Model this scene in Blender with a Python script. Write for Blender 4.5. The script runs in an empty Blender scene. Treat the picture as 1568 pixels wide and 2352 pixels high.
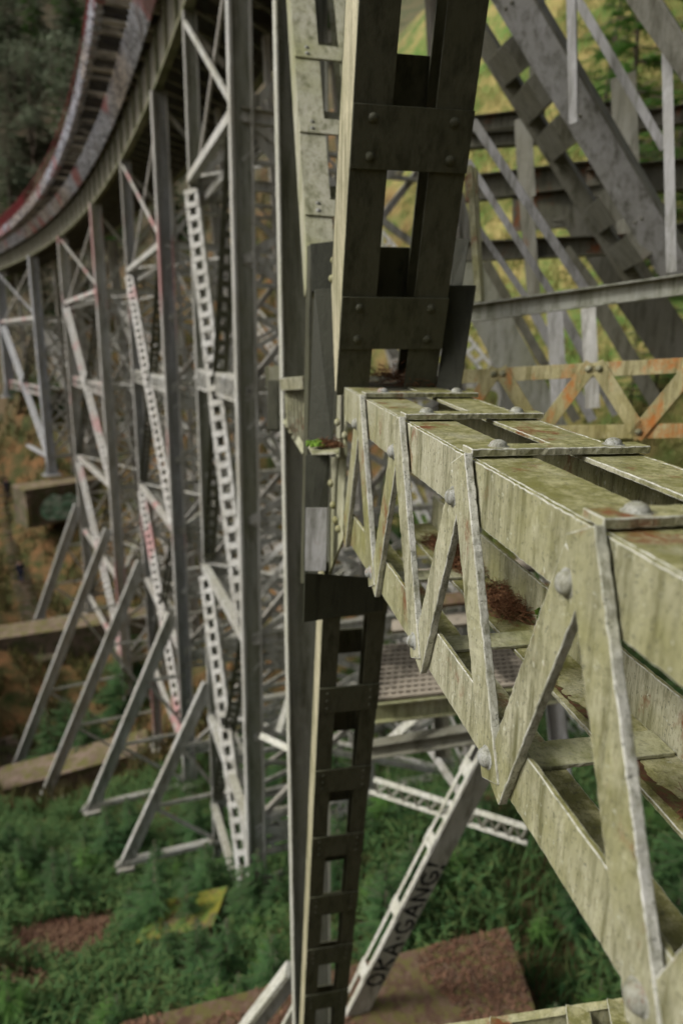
import bpy, math, random
import numpy as np
from mathutils import Vector, Matrix
random.seed(7); np.random.seed(7)
S = bpy.context.scene
COL = S.collection
R = math.radians
# ------------------------------------------------------------------ camera
F = 1568.0            # focal length in units of a 1568 x 2352 picture
CZ = 20.0             # height of the eye above the lowest datum
_dn = Vector((708 - 784, -(7716 - 1176), F)).normalized()      # world down in camera axes (right, up, forward)
_up = -_dn
_Y = (Vector((0, 0, 1)) - _up * _up.z).normalized()
_X = Vector((_Y.y * _up.z - _Y.z * _up.y, _Y.z * _up.x - _Y.x * _up.z, _Y.x * _up.y - _Y.y * _up.x))
if _X.x < 0: _X = -_X
MR = Matrix((_X, _Y, _up))                                     # camera axes -> world
def P(x, y, d):
    v = MR @ Vector(((x - 784) / F * d, (1176 - y) / F * d, d)); v.z += CZ
    return v
cam = bpy.data.cameras.new('camera'); camo = bpy.data.objects.new('camera', cam); COL.objects.link(camo)
r_, u_, f_ = MR.col[0], MR.col[1], MR.col[2]
camo.matrix_world = Matrix(((r_.x, u_.x, -f_.x, 0), (r_.y, u_.y, -f_.y, 0), (r_.z, u_.z, -f_.z, CZ), (0, 0, 0, 1)))
cam.sensor_fit = 'VERTICAL'; cam.sensor_height = 36; cam.lens = 24; cam.clip_start = 0.05; cam.clip_end = 1200
cam.dof.use_dof = True; cam.dof.focus_distance = 1.75; cam.dof.aperture_fstop = 1.8
S.camera = camo
# ------------------------------------------------------------------ world, sun, exposure
SUN = Vector((-0.68, -0.20, 0.62)).normalized()                  # direction towards the sun
W = bpy.data.worlds.new('World'); S.world = W; W.use_nodes = True
nt = W.node_tree; bgn = nt.nodes['Background']
sky = nt.nodes.new('ShaderNodeTexSky'); sky.sky_type = 'NISHITA'; sky.sun_disc = False
sky.sun_elevation = math.asin(SUN.z); sky.sun_rotation = math.atan2(SUN.x, SUN.y)
sky.dust_density = 6.0; sky.air_density = 1.2
hs = nt.nodes.new('ShaderNodeHueSaturation'); hs.inputs['Saturation'].default_value = .30      # thin white overcast
wm = nt.nodes.new('ShaderNodeMix'); wm.data_type = 'RGBA'; wm.blend_type = 'MULTIPLY'; wm.inputs[0].default_value = 1; wm.inputs[7].default_value = (1.0, 1.0, .97, 1)
nt.links.new(sky.outputs[0], hs.inputs['Color']); nt.links.new(hs.outputs[0], wm.inputs[6]); nt.links.new(wm.outputs[2], bgn.inputs[0]); bgn.inputs[1].default_value = 0.115
sl = bpy.data.lights.new('sun', 'SUN'); sl.energy = 2.0; sl.angle = R(12); sl.color = (1.0, 0.965, 0.91)
so = bpy.data.objects.new('sun', sl); COL.objects.link(so)
so.rotation_euler = SUN.to_track_quat('Z', 'Y').to_euler()
S.view_settings.view_transform = 'Standard'; S.view_settings.look = 'None'
S.view_settings.exposure = 0.05; S.view_settings.gamma = 1.0
S.cycles.max_bounces = 6; S.cycles.use_adaptive_sampling = True
S.cycles.sample_clamp_indirect = 4.0

# ------------------------------------------------------------------ materials
def newmat(name):
    m = bpy.data.materials.new(name); m.use_nodes = True
    n = m.node_tree.nodes; b = n['Principled BSDF']
    return m, m.node_tree, b
def node(t, typ, **kw):
    x = t.nodes.new(typ)
    for k, v in kw.items():
        if k.startswith('i_'):
            x.inputs[k[2:].replace('_', ' ')].default_value = v
        else: setattr(x, k, v)
    return x
def ramp(t, fac, a, b):
    r = node(t, 'ShaderNodeMapRange'); r.inputs[1].default_value = a; r.inputs[2].default_value = b
    t.links.new(fac, r.inputs[0]); return r.outputs[0]
def mix(t, fac, c1, c2):
    m = node(t, 'ShaderNodeMix', data_type='RGBA')
    if isinstance(fac, float): m.inputs[0].default_value = fac
    else: t.links.new(fac, m.inputs[0])
    for s, c in ((6, c1), (7, c2)):
        if isinstance(c, tuple): m.inputs[s].default_value = (*c, 1)
        else: t.links.new(c, m.inputs[s])
    return m.outputs[2]
def mul(t, a, b):
    m = node(t, 'ShaderNodeMath', operation='MULTIPLY')
    for i, c in enumerate((a, b)):
        if isinstance(c, (float, int)): m.inputs[i].default_value = c
        else: t.links.new(c, m.inputs[i])
    return m.outputs[0]
def noise(t, vec, scale, detail=4, rough=.6):
    n = node(t, 'ShaderNodeTexNoise'); n.inputs['Scale'].default_value = scale
    n.inputs['Detail'].default_value = detail; n.inputs['Roughness'].default_value = rough
    t.links.new(vec, n.inputs['Vector']); return n.outputs['Fac']
def geo(t):
    return node(t, 'ShaderNodeNewGeometry').outputs['Position']
def mapv(t, vec, sc, loc=(0, 0, 0)):
    m = node(t, 'ShaderNodeMapping'); m.inputs['Scale'].default_value = sc; m.inputs['Location'].default_value = loc
    t.links.new(vec, m.inputs[0]); return m.outputs[0]
def steel(name, base, algae, k_algae=.5, k_rust=.15, speck=.4, scale=1.0, pink=None, k_pink=0, rough=.62, top=.5, rustc=(.17, .062, .022)):
    """weathered grey paint: algae film, rain streaks, lichen specks, rust where the paint has gone"""
    m, t, b = newmat(name); L = t.links; p = geo(t)
    big = noise(t, p, 2.2 * scale, 5, .65)
    c = mix(t, mul(t, ramp(t, big, .40, .66), k_algae), base, algae)
    st = noise(t, mapv(t, p, (26 * scale, 26 * scale, 2.2 * scale)), 1.0, 5, .7)
    dk = tuple(v * .42 for v in algae)
    c = mix(t, mul(t, ramp(t, st, .47, .68), .85), c, dk)
    pale = tuple(min(.8, v * 1.5) for v in base)
    c = mix(t, mul(t, ramp(t, noise(t, mapv(t, p, (1, 1, .5), (3, 1, 7)), 14 * scale, 4, .7), .56, .7), .38), c, pale)
    if speck:
        sp = noise(t, p, 95 * scale, 3, .65)
        c = mix(t, mul(t, ramp(t, sp, .60, .66), speck), c, (.045, .05, .03))
        sp2 = noise(t, mapv(t, p, (1, 1, 1), (9, 4, 2)), 60 * scale, 3, .6)
        c = mix(t, mul(t, ramp(t, sp2, .64, .70), speck * .7), c, (.62, .64, .56))
    if top:   # green film lies on what faces up
        g = node(t, 'ShaderNodeNewGeometry'); sx = node(t, 'ShaderNodeSeparateXYZ'); L.new(g.outputs['Normal'], sx.inputs[0])
        up = mul(t, ramp(t, sx.outputs[2], .55, .95), mul(t, ramp(t, noise(t, p, 6 * scale, 5, .7), .28, .52), top))
        mo = mix(t, ramp(t, noise(t, mapv(t, p, (1, 1, 1), (7, 2, 3)), 22 * scale, 6, .75), .45, .62), (algae[0] * .72, algae[1] * .72, algae[2] * .45), (min(.6, base[0] * 1.0), min(.6, base[1] * .98), base[2] * .7))
    mo = mix(t, mul(t, ramp(t, noise(t, mapv(t, p, (1, 1, 1), (1, 9, 3)), 70 * scale, 4, .7), .56, .64), .7), mo, (.07, .07, .03))
    c = mix(t, up, c, mo)
    if pink:
        c = mix(t, mul(t, ramp(t, noise(t, mapv(t, p, (1, 1, .5)), .6, 2, .5), .55, .62), k_pink), c, pink)
    fine = noise(t, mapv(t, p, (1, 1, .28), (2, 2, 2)), 130 * scale, 3, .7)
    c = mix(t, mul(t, ramp(t, fine, .52, .66), .45 if speck else .2), c, tuple(v * .5 for v in algae))
    ru = noise(t, mapv(t, p, (1, 1, .6), (5, 5, 5)), 3.2 * scale, 6, .75)
    rf = mul(t, ramp(t, ru, .64 - .13 * k_rust, .70 - .09 * k_rust), min(1, k_rust * 3))
    c = mix(t, rf, c, rustc)
    L.new(c, b.inputs['Base Color']); b.inputs['Roughness'].default_value = rough
    b.inputs['Specular IOR Level'].default_value = .35
    bu = node(t, 'ShaderNodeBump'); bu.inputs['Strength'].default_value = .55; bu.inputs['Distance'].default_value = .004 / scale
    ad = node(t, 'ShaderNodeMath', operation='ADD'); L.new(noise(t, p, 60 * scale, 5, .7), ad.inputs[0]); L.new(mul(t, rf, -.5), ad.inputs[1])
    L.new(ad.outputs[0], bu.inputs['Height']); L.new(bu.outputs[0], b.inputs['Normal'])
    return m
PALE = (.36, .355, .30); ALG = (.235, .235, .105)
M = {}
M['near'] = steel('weathered_pale_paint', (.39, .38, .275), (.225, .22, .08), .95, .48, .6, 1.0, top=.85)
M['near_edge'] = steel('chalky_pale_paint', (.60, .60, .55), (.33, .33, .18), .35, .04, .75, 1.3, top=.1)
M['rivet'] = steel('rivet_head_paint', (.36, .37, .36), (.22, .21, .11), .6, .55, .6, 2.5, top=.3)
M['leg'] = steel('grime_and_shade_paint', (.078, .078, .053), (.060, .062, .030), .6, .05, .0, .8, top=.3)  # dark from grime and from shade put into the colour
M['gusset'] = steel('shade_dark_gusset_paint', (.040, .042, .028), (.03, .032, .016), .6, .06, .0, .8, top=.3)  # darker than the leg paint: shade on the plates put into the colour
M['leglit'] = steel('lit_leg_side_paint', (.52, .48, .34), (.24, .24, .11), .6, .08, .2, .8)  # leg side faces: light from the left put into a paler colour
M['brace'] = steel('mossy_pale_paint', (.44, .43, .34), (.29, .30, .13), .8, .06, .2, .7)
M['col'] = steel('grey_steel_paint', (.31, .315, .28), (.22, .23, .13), .5, .06, .0, .5, top=.3)
M['grey'] = steel('blue_grey_paint', (.34, .34, .35), (.19, .19, .14), .45, .08, .0, .5, top=.3)
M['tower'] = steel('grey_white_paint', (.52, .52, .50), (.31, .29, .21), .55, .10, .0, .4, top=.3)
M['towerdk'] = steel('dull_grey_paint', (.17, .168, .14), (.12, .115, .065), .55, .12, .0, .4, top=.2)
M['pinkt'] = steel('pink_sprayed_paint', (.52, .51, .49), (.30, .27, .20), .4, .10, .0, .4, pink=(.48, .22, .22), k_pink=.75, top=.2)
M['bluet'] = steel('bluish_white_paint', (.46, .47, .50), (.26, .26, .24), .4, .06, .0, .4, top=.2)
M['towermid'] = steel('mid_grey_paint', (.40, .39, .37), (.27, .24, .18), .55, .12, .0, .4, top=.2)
M['brown'] = steel('rust_brown_paint', (.13, .125, .10), (.09, .09, .05), .5, .45, .0, .6, top=.3)
M['rustl'] = steel('rust_stained_pale_paint', (.46, .42, .24), (.30, .26, .07), .85, 1.1, .2, .9, rustc=(.46, .17, .04))

def simple(name, cols, scale=3, rough=.9, bump=.4, dist=.05, stretch=(1, 1, 1)):
    m, t, b = newmat(name); p = mapv(t, geo(t), stretch)
    c = cols[0]
    for i, k in enumerate(cols[1:]):
        c = mix(t, ramp(t, noise(t, mapv(t, p, (1, 1, 1), (i * 7, i * 3, 0)), scale * (1 + .9 * i), 5, .65), .45, .58), c, k)
    t.links.new(c, b.inputs['Base Color']); b.inputs['Roughness'].default_value = rough
    b.inputs['Specular IOR Level'].default_value = .2
    bu = node(t, 'ShaderNodeBump'); bu.inputs['Strength'].default_value = bump; bu.inputs['Distance'].default_value = dist
    t.links.new(noise(t, p, scale * 6, 4, .7), bu.inputs['Height']); t.links.new(bu.outputs[0], b.inputs['Normal'])
    return m
M['concrete'] = simple('mossy_concrete', [(.24, .18, .14), (.15, .11, .08), (.15, .14, .05)], 1.2)
M['concrete_side'] = simple('dark_concrete', [(.17, .13, .10), (.10, .075, .055), (.08, .085, .04)], 1.0)  # darker than the top-course concrete
M['slabtop'] = simple('leaf_strewn_concrete', [(.14, .085, .06), (.095, .055, .038), (.16, .11, .075), (.13, .115, .04)], 3.2)
M['wood'] = simple('weathered_sleeper_wood', [(.33, .29, .23), (.08, .07, .055)], 1.6, stretch=(1, 1, 1))
M['wood_pale'] = simple('silvered_sleeper_wood', [(.52, .46, .36), (.30, .26, .20)], 3)
M['wood_dark'] = simple('tarred_sleeper_wood', [(.07, .06, .045), (.04, .035, .03)], 3)
M['moss'] = simple('bright_moss', [(.09, .17, .02), (.14, .24, .03)], 60, dist=.004)
M['mosstop'] = simple('moss_edged_concrete', [(.20, .19, .03), (.12, .09, .05), (.10, .15, .03)], 2.2)
M['needle'] = simple('dead_pine_needles', [(.17, .075, .035), (.26, .14, .07), (.09, .04, .02)], 40, dist=.001)
M['needlebed'] = simple('needle_litter_bed', [(.12, .055, .028), (.07, .035, .02), (.09, .09, .03)], 30, dist=.004)
M['black'] = simple('black_spray_paint', [(.015, .015, .017), (.03, .03, .033)], 30, dist=.001)
M['teal'] = simple('mint_spray_paint', [(.24, .50, .34), (.52, .58, .52), (.16, .24, .17)], 1.2, dist=.001)
M['red'] = simple('red_railing_paint', [(.24, .035, .04), (.17, .05, .05)], 3, dist=.001)
M['deckgrey'] = simple('pale_edge_beam_paint', [(.50, .50, .55), (.34, .34, .38), (.44, .36, .36)], 2, dist=.002)
M['deckdark'] = simple('shaded_girder_paint', [(.15, .148, .12), (.11, .11, .08), (.13, .115, .09)], 1.5, dist=.002)  # shade under the fascia overhang put into the web's colour
M['deckolive'] = simple('olive_flange_paint', [(.19, .185, .12), (.12, .125, .07)], 1.5, dist=.002)
M['bark'] = simple('rough_bark', [(.20, .16, .13), (.09, .07, .055)], 6, stretch=(1, 1, .3))  # lightened so the far trunks carry haze in their colour
M['cloth_dark'] = simple('dark_jacket_cloth', [(.022, .024, .035), (.035, .035, .05)], 20, dist=.002)
M['cloth_blue'] = simple('navy_trouser_cloth', [(.03, .04, .09), (.02, .025, .05)], 20, dist=.002)
M['skin'] = simple('skin', [(.45, .27, .20), (.40, .23, .17)], 20, dist=.001)
M['hair'] = simple('brown_hair', [(.05, .03, .02), (.08, .05, .03)], 60, dist=.002)
def leafmat(name, cols, trans=.25):
    m, t, b = newmat(name); p = geo(t)
    oi = node(t, 'ShaderNodeObjectInfo').outputs['Random']
    c = mix(t, ramp(t, noise(t, p, 1.3, 3), .38, .6), cols[0], cols[1])
    c = mix(t, ramp(t, noise(t, p, 9, 3), .42, .62), c, cols[2])
    c = mix(t, mul(t, oi, .4), c, cols[1])
    t.links.new(c, b.inputs['Base Color']); b.inputs['Roughness'].default_value = .75
    b.inputs['Specular IOR Level'].default_value = .15
    tr = node(t, 'ShaderNodeBsdfTranslucent'); t.links.new(c, tr.inputs[0])
    ms = node(t, 'ShaderNodeMixShader'); ms.inputs[0].default_value = trans
    o = t.nodes['Material Output']; t.links.new(b.outputs[0], ms.inputs[1]); t.links.new(tr.outputs[0], ms.inputs[2]); t.links.new(ms.outputs[0], o.inputs[0])
    return m
M['needles'] = leafmat('green_conifer_needles', [(.05, .125, .04), (.085, .165, .055), (.035, .09, .035)])
M['needles2'] = leafmat('light_conifer_needles', [(.09, .20, .04), (.12, .24, .055), (.05, .13, .03)])
M['leaf'] = leafmat('undergrowth_leaves', [(.03, .095, .035), (.09, .19, .065), (.13, .15, .05)])
M['hazy'] = leafmat('haze_paled_foliage', [(.16, .21, .13), (.22, .25, .17), (.12, .14, .09)])  # far crowns paled and greyed, haze put into the colour
M['scrubleaf'] = leafmat('scrub_leaves', [(.10, .075, .035), (.05, .085, .025), (.17, .09, .05)])
M['litterleaf'] = leafmat('dead_leaf_litter', [(.16, .08, .05), (.22, .13, .08), (.09, .05, .035)], .05)
M['drygrass'] = leafmat('dry_grass_blades', [(.38, .32, .12), (.18, .25, .06), (.26, .21, .09)])

# ground: leaf litter brown, yellow-green grass on the right bank, green near the feet
m, t, b = newmat('valley_ground'); p = geo(t)
n1 = noise(t, p, .16, 5, .65); n2 = noise(t, p, .55, 5, .7); n3 = noise(t, p, 2.5, 5, .7)
c = mix(t, ramp(t, n2, .42, .6), (.125, .095, .045), (.055, .075, .025))
c = mix(t, ramp(t, noise(t, mapv(t, p, (1, 1, 1), (3, 8, 1)), .8, 6), .44, .68), c, (.26, .13, .06))
c = mix(t, mul(t, ramp(t, n3, .50, .65), .6), c, (.05, .055, .022))
sx = node(t, 'ShaderNodeSeparateXYZ'); t.links.new(p, sx.inputs[0])
def addn(a, k, bb):
    q = node(t, 'ShaderNodeMath', operation='MULTIPLY_ADD'); t.links.new(bb, q.inputs[0]); q.inputs[1].default_value = k; t.links.new(a, q.inputs[2]); return q.outputs[0]
yel = mix(t, ramp(t, n2, .42, .58), (.40, .33, .13), (.13, .22, .055))
yel = mix(t, mul(t, ramp(t, n3, .5, .68), .55), yel, (.20, .12, .05))
rightm = ramp(t, addn(sx.outputs[0], 14.0, n1), 8.0, 12.0)
farm = ramp(t, addn(sx.outputs[1], 6.0, n2), 20.0, 27.0)
c = mix(t, mul(t, rightm, farm), c, yel)
nearm = ramp(t, addn(sx.outputs[1], 8.0, n2), 31.0, 20.0)
c = mix(t, mul(t, nearm, .8), c, mix(t, ramp(t, n2, .45, .6), (.05, .065, .025), (.19, .11, .065)))
woods = ramp(t, addn(sx.outputs[1], 10.0, n1), 66.0, 78.0)
c = mix(t, mul(t, woods, .75), c, mix(t, ramp(t, n3, .42, .6), (.085, .085, .06), (.14, .125, .095)))  # far woods floor lightened to stand in for haze
t.links.new(c, b.inputs['Base Color']); b.inputs['Roughness'].default_value = .95; b.inputs['Specular IOR Level'].default_value = .1
bu = node(t, 'ShaderNodeBump'); bu.inputs['Strength'].default_value = .8; bu.inputs['Distance'].default_value = .25
t.links.new(noise(t, p, 3, 8, .75), bu.inputs['Height']); t.links.new(bu.outputs[0], b.inputs['Normal'])
M['ground'] = m
# graffiti band on the deck fascia
m, t, b = newmat('graffiti_covered_paint'); p = geo(t)
c = mix(t, ramp(t, noise(t, p, .12, 2), .46, .56), (.62, .64, .71), (.60, .53, .47))
vo = node(t, 'ShaderNodeTexVoronoi', feature='DISTANCE_TO_EDGE'); vo.inputs['Scale'].default_value = 2.6
wv = node(t, 'ShaderNodeVectorMath', operation='ADD'); nn = node(t, 'ShaderNodeTexNoise'); nn.inputs['Scale'].default_value = 2.0
t.links.new(p, nn.inputs['Vector']); t.links.new(p, wv.inputs[0]); t.links.new(nn.outputs['Color'], wv.inputs[1]); t.links.new(wv.outputs[0], vo.inputs['Vector'])
c = mix(t, mul(t, ramp(t, vo.outputs['Distance'], .12, .05), .85), c, (.07, .07, .085))
c = mix(t, mul(t, ramp(t, noise(t, p, .35, 2), .56, .60), .8), c, (.42, .13, .12))
c = mix(t, mul(t, ramp(t, noise(t, mapv(t, p, (1, 1, 1), (4, 4, 4)), 1.3, 3), .55, .60), .55), c, (.17, .15, .14))
t.links.new(c, b.inputs['Base Color']); b.inputs['Roughness'].default_value = .7
M['graffiti'] = m
# ------------------------------------------------------------------ mesh helpers
def tag(o, label=None, cat=None, group=None, kind=None):
    if label: o['label'] = label
    if cat: o['category'] = cat
    if group: o['group'] = group
    if kind: o['kind'] = kind
    return o
def thing(name, label, cat, loc, group=None):
    o = bpy.data.objects.new(name, None); COL.objects.link(o); o.location = loc; o.empty_display_size = .2
    return tag(o, label, cat, group)
class MB:
    def __init__(s): s.v = []; s.f = []; s.sm = []
    def add(s, vs, fs, smooth=False):
        k = len(s.v); s.v += [tuple(v) for v in vs]; s.f += [tuple(i + k for i in f) for f in fs]; s.sm += [smooth] * len(fs); return s
    def box(s, A, B, w, t, N):
        """bar from A to B, t thick along N and w wide across it"""
        a = (B - A).normalized(); N = (N - a * N.dot(a)).normalized(); Q = a.cross(N)
        q = Q * w / 2; n = N * t / 2
        return s.add([A - q - n, A + q - n, A + q + n, A - q + n, B - q - n, B + q - n, B + q + n, B - q + n],
                     [(0, 3, 2, 1), (4, 5, 6, 7), (0, 1, 5, 4), (1, 2, 6, 5), (2, 3, 7, 6), (3, 0, 4, 7)])
    def rough(s, A, B, w, t, N, seg=.014, j=.0007):
        """the same bar with edges worn uneven"""
        L = (B - A).length; n_ = max(2, int(L / seg)); a = (B - A) / L; N = (N - a * N.dot(a)).normalized(); Q = a.cross(N)
        vs = []; fs = []
        for i in range(n_ + 1):
            c = A + (B - A) * i / n_
            for (x, y) in ((-1, -1), (0, -1), (1, -1), (1, 1), (0, 1), (-1, 1)):
                vs.append(c + Q * (x * w / 2 + (random.gauss(0, j) if x else 0)) + N * (y * t / 2 + random.gauss(0, j * .6)))
        for i in range(n_):
            for k in range(6):
                fs.append((i * 6 + k, i * 6 + (k + 1) % 6, i * 6 + 6 + (k + 1) % 6, i * 6 + 6 + k))
        fs.append((5, 4, 3, 2, 1, 0)); fs.append(tuple(n_ * 6 + k for k in range(6)))
        return s.add(vs, fs)
    def quadplate(s, pts, t, N):
        n = N.normalized() * t; k = len(pts)
        return s.add(list(pts) + [p + n for p in pts], [tuple(range(k))[::-1], tuple(range(k, 2 * k))] + [(i, (i + 1) % k, (i + 1) % k + k, i + k) for i in range(k)])
    def dome(s, c, N, r, h, seg=10, rings=3):
        N = N.normalized(); X = N.orthogonal().normalized(); Y = N.cross(X); vs = []; fs = []
        for i in range(rings):
            a = math.pi / 2 * i / rings
            for k in range(seg):
                th = 2 * math.pi * k / seg
                vs.append(c + (X * math.cos(th) + Y * math.sin(th)) * r * math.cos(a) + N * h * math.sin(a))
        vs.append(c + N * h)
        for i in range(rings - 1):
            for k in range(seg):
                fs.append((i * seg + k, i * seg + (k + 1) % seg, (i + 1) * seg + (k + 1) % seg, (i + 1) * seg + k))
        for k in range(seg): fs.append(((rings - 1) * seg + k, (rings - 1) * seg + (k + 1) % seg, rings * seg))
        return s.add(vs, fs, True)
    def tube(s, pts, rad, seg=8):
        n_ = len(pts); vs = []; fs = []
        for i, p in enumerate(pts):
            d = (pts[min(i + 1, n_ - 1)] - pts[max(i - 1, 0)]).normalized(); X = d.cross(Vector((.3, .9, .1))).normalized(); Y = d.cross(X)
            r = rad[i] if isinstance(rad, (list, tuple)) else rad
            for k in range(seg): th = 2 * math.pi * k / seg; vs.append(p + (X * math.cos(th) + Y * math.sin(th)) * r)
        for i in range(n_ - 1):
            for k in range(seg): fs.append((i * seg + k, i * seg + (k + 1) % seg, (i + 1) * seg + (k + 1) % seg, (i + 1) * seg + k))
        fs.append(tuple(range(seg))[::-1]); fs.append(tuple((n_ - 1) * seg + k for k in range(seg)))
        return s.add(vs, fs, True)
    def build(s, name, mat, parent=None, bevel=0, origin=None, label=None):
        r = parent
        while r is not None and r.parent is not None: r = r.parent
        o0 = r.location.copy() if r is not None else (origin or Vector((0, 0, 0)))
        me = bpy.data.meshes.new(name)
        me.from_pydata([(v[0] - o0.x, v[1] - o0.y, v[2] - o0.z) for v in s.v], [], s.f)
        me.polygons.foreach_set('use_smooth', s.sm); me.materials.append(M[mat] if isinstance(mat, str) else mat); me.update()
        o = bpy.data.objects.new(name, me); COL.objects.link(o)
        if parent is not None: o.parent = parent
        else: o.location = o0
        if bevel:
            if mat == 'near':
                me.materials.append(M['near_edge'])
            b = o.modifiers.new('bevel', 'BEVEL'); b.material = 1 if mat == 'near' else -1; b.width = bevel; b.segments = 2; b.limit_method = 'ANGLE'; b.angle_limit = R(40)
        if label: o['label'] = label
        return o
class Line:
    """straight 3-D line given by two picture points and their depths"""
    def __init__(s, x0, y0, d0, x1, y1, d1):
        s.a = (x0, y0, d0); s.b = (x1, y1, d1); s.A = P(*s.a); s.B = P(*s.b)
    def at(s, k):
        d = 1 / ((1 - k) / s.a[2] + k / s.b[2]); return P(s.a[0] + k * (s.b[0] - s.a[0]), s.a[1] + k * (s.b[1] - s.a[1]), d)
    def y(s, y): return s.at((y - s.a[1]) / (s.b[1] - s.a[1]))
    def x(s, x): return s.at((x - s.a[0]) / (s.b[0] - s.a[0]))
VIEW = lambda p: (p - Vector((0, 0, CZ))).normalized()
ZUP = Vector((0, 0, 1))

def face_frame(A, B, N):
    a = (B - A).normalized(); N = (N - a * N.dot(a)).normalized(); return a, a.cross(N), N
def laced(root, A, B, N, Wd, D, fl, sp, bh, mat, th=.012, back=True, off=0, matb=None, names=('rail', 'tie_plate'), rivets=0, merge=False, zig=False):
    """built-up member: two channels joined by plates (or zigzag bars) across the front and back; N points to the viewer's side"""
    a, Q, N = face_frame(A, B, N); L = (B - A).length; parts = MB() if merge else None
    for sgn in (-1, 1):
        m_ = parts or MB()
        c = Q * sgn * (Wd / 2 - fl / 2)
        m_.box(A + c, B + c, fl, th, N)
        if D > .03:
            e = Q * sgn * (Wd / 2 - th / 2) - N * (D / 2 + th / 2 + .001)
            m_.box(A + e, B + e, D, th, Q)
            c2 = Q * sgn * (Wd / 2 - fl / 2) - N * (D + th + .002)
            m_.box(A + c2, B + c2, fl, th, N)
        if not merge: m_.build(names[0], mat, root)
    n_ = int(L / sp); m_ = parts or MB()
    for side in ((1, 0), (-1, 1)) if (back and D > .03) else ((1, 0),):
        o_ = N * (th if side[0] > 0 else -(D + 2 * th + .004)); k = 0
        while True:
            s0 = off + k * sp + (0 if side[1] == 0 else sp * .5); k += 1
            if s0 + bh > L: break
            if zig:
                if s0 + sp > L: break
                q0 = Q * (Wd / 2 - fl / 2) * (1 if k % 2 else -1)
                m_.box(A + a * s0 + q0 + o_, A + a * (s0 + sp) - q0 + o_, bh, th * .9, N)
            else:
                m_.box(A + a * s0 + o_, A + a * (s0 + bh) + o_, Wd * .995, th * .9, N)
                if not merge: pl_ = m_.build(names[1], matb or mat, root, bevel=.002); m_ = MB()
                if rivets and side[1] == 0:
                    for sg in (-1, 1):
                        for r in range(2):
                            MB().dome(A + a * (s0 + bh * (.28 + .44 * r)) + Q * sg * (Wd / 2 - fl * .5) + N * th * 1.45, N, rivets, rivets * .7, 8, 2).build('rivet', 'rivet', pl_)
            if k > 400: break
    if merge: return parts.build(names[0], mat, root)
    if m_.v: m_.build(names[1], matb or mat, root)
def ibeam(m_, A, B, N, h, w, t=.012):
    """I section, web facing N"""
    a, Q, N = face_frame(A, B, N)
    m_.box(A, B, h - 2 * t - .002, t, N)
    for s_ in (-1, 1): m_.box(A + Q * s_ * (h / 2 - t / 2), B + Q * s_ * (h / 2 - t / 2), w, t, Q)
def angle(m_, A, B, N, w, dpt, t=.01, side=1):
    """L section: face w wide towards N, leg dpt deep on one side"""
    a, Q, N = face_frame(A, B, N)
    m_.box(A, B, w, t, N)
    e = Q * side * (w / 2 - t / 2) - N * (dpt / 2 + t / 2 + .001)
    m_.box(A + e, B + e, dpt, t, Q)

def hd(y, D):
    """depth of a point seen at picture height y that stands D metres ahead on the level"""
    return D / ((1176 - y) / F * u_.y + f_.y)
# ------------------------------------------------------------------ terrain
def tps(pins):
    X = np.array([p[:2] for p in pins], float); z = np.array([p[2] for p in pins], float); n = len(X)
    def K(a, b_):
        d2 = ((a[:, None, :] - b_[None]) ** 2).sum(-1); return .5 * d2 * np.log(d2 + 1e-6)
    A = np.zeros((n + 3, n + 3)); A[:n, :n] = K(X, X) + np.eye(n) * 1.0; A[:n, n] = 1; A[:n, n + 1:] = X; A[n, :n] = 1; A[n + 1:, :n] = X.T
    w = np.linalg.solve(A, np.r_[z, 0, 0, 0])
    return lambda q: K(np.atleast_2d(q), X) @ w[:n] + w[n] + np.atleast_2d(q) @ w[n + 1:]
pins = [tuple(P(*q)) for q in [(1150, 2230, 10.2), (700, 2400, 9.9), (1300, 2200, 10.5), (400, 1790, 23),
        (30, 1560, 39), (0, 1250, 57), (0, 1020, 67), (-300, 1700, 26), (-300, 1300, 45), (-400, 900, 75),
        (60, 2250, 12.0), (-200, 2300, 11), (1568, 2300, 10), (1500, 1900, 13), (1200, 1750, 15.5), (900, 1900, 13), (1000, 1500, 22), (700, 1300, 32),
        (700, 1000, 48), (500, 1000, 52), (1100, 1100, 28), (1300, 1000, 27), (1568, 1000, 24), (1300, 700, 30), (1568, 700, 27), (1300, 350, 37), (1300, 0, 44), (1568, 300, 34),
        (1568, 0, 40), (1300, -300, 52), (1000, 0, 60), (2100, 300, 36), (900, 700, 42), (2200, 900, 22)]]
C0 = CZ
pins += [(x, y, C0 + z) for x, y, z in ((-5.4, 14.7, -13.2), (-1.6, 11.4, -10.9), (-3.1, 15.6, -13.6), (-7.7, 18.7, -14.8), (-12.3, 24.9, -19.2), (-4.9, 20, -14.4), (-7.9, 26.8, -17.5),
         (-17, 31.8, -22.6), (-20.4, 43, -19.4), (-11.8, 34.6, -20.4), (-17.3, 44.7, -18.8), (-23.4, 54.3, -13.2), (-31.3, 65.2, -5.0))]
pins += [(0, 2, C0 - 9.5), (8, 2, C0 - 8), (-10, 0, C0 - 9), (0, -12, C0 - 3), (-15, -15, C0 - 1), (18, -8, C0 + 0), (-40, 0, C0 - 4), (-60, 30, C0 - 2), (0, -45, C0 + 12), (-50, -45, C0 + 14), (40, -45, C0 + 16), (45, 5, C0 + 10),
         (-38, 76, C0 + 2), (-45, 95, C0 + 24), (-80, 110, C0 + 50), (-20, 110, C0 + 48), (-90, 60, C0 + 12), (-60, 150, C0 + 85), (20, 150, C0 + 90), (-130, 80, C0 + 40), (-120, 20, C0 + 10), (-150, 170, C0 + 60),
         (60, 60, C0 + 35), (90, 110, C0 + 60), (110, 20, C0 + 40), (60, 160, C0 + 90), (20, 75, C0 + 34), (0, 80, C0 + 30)]
_T = tps(pins)
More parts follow.
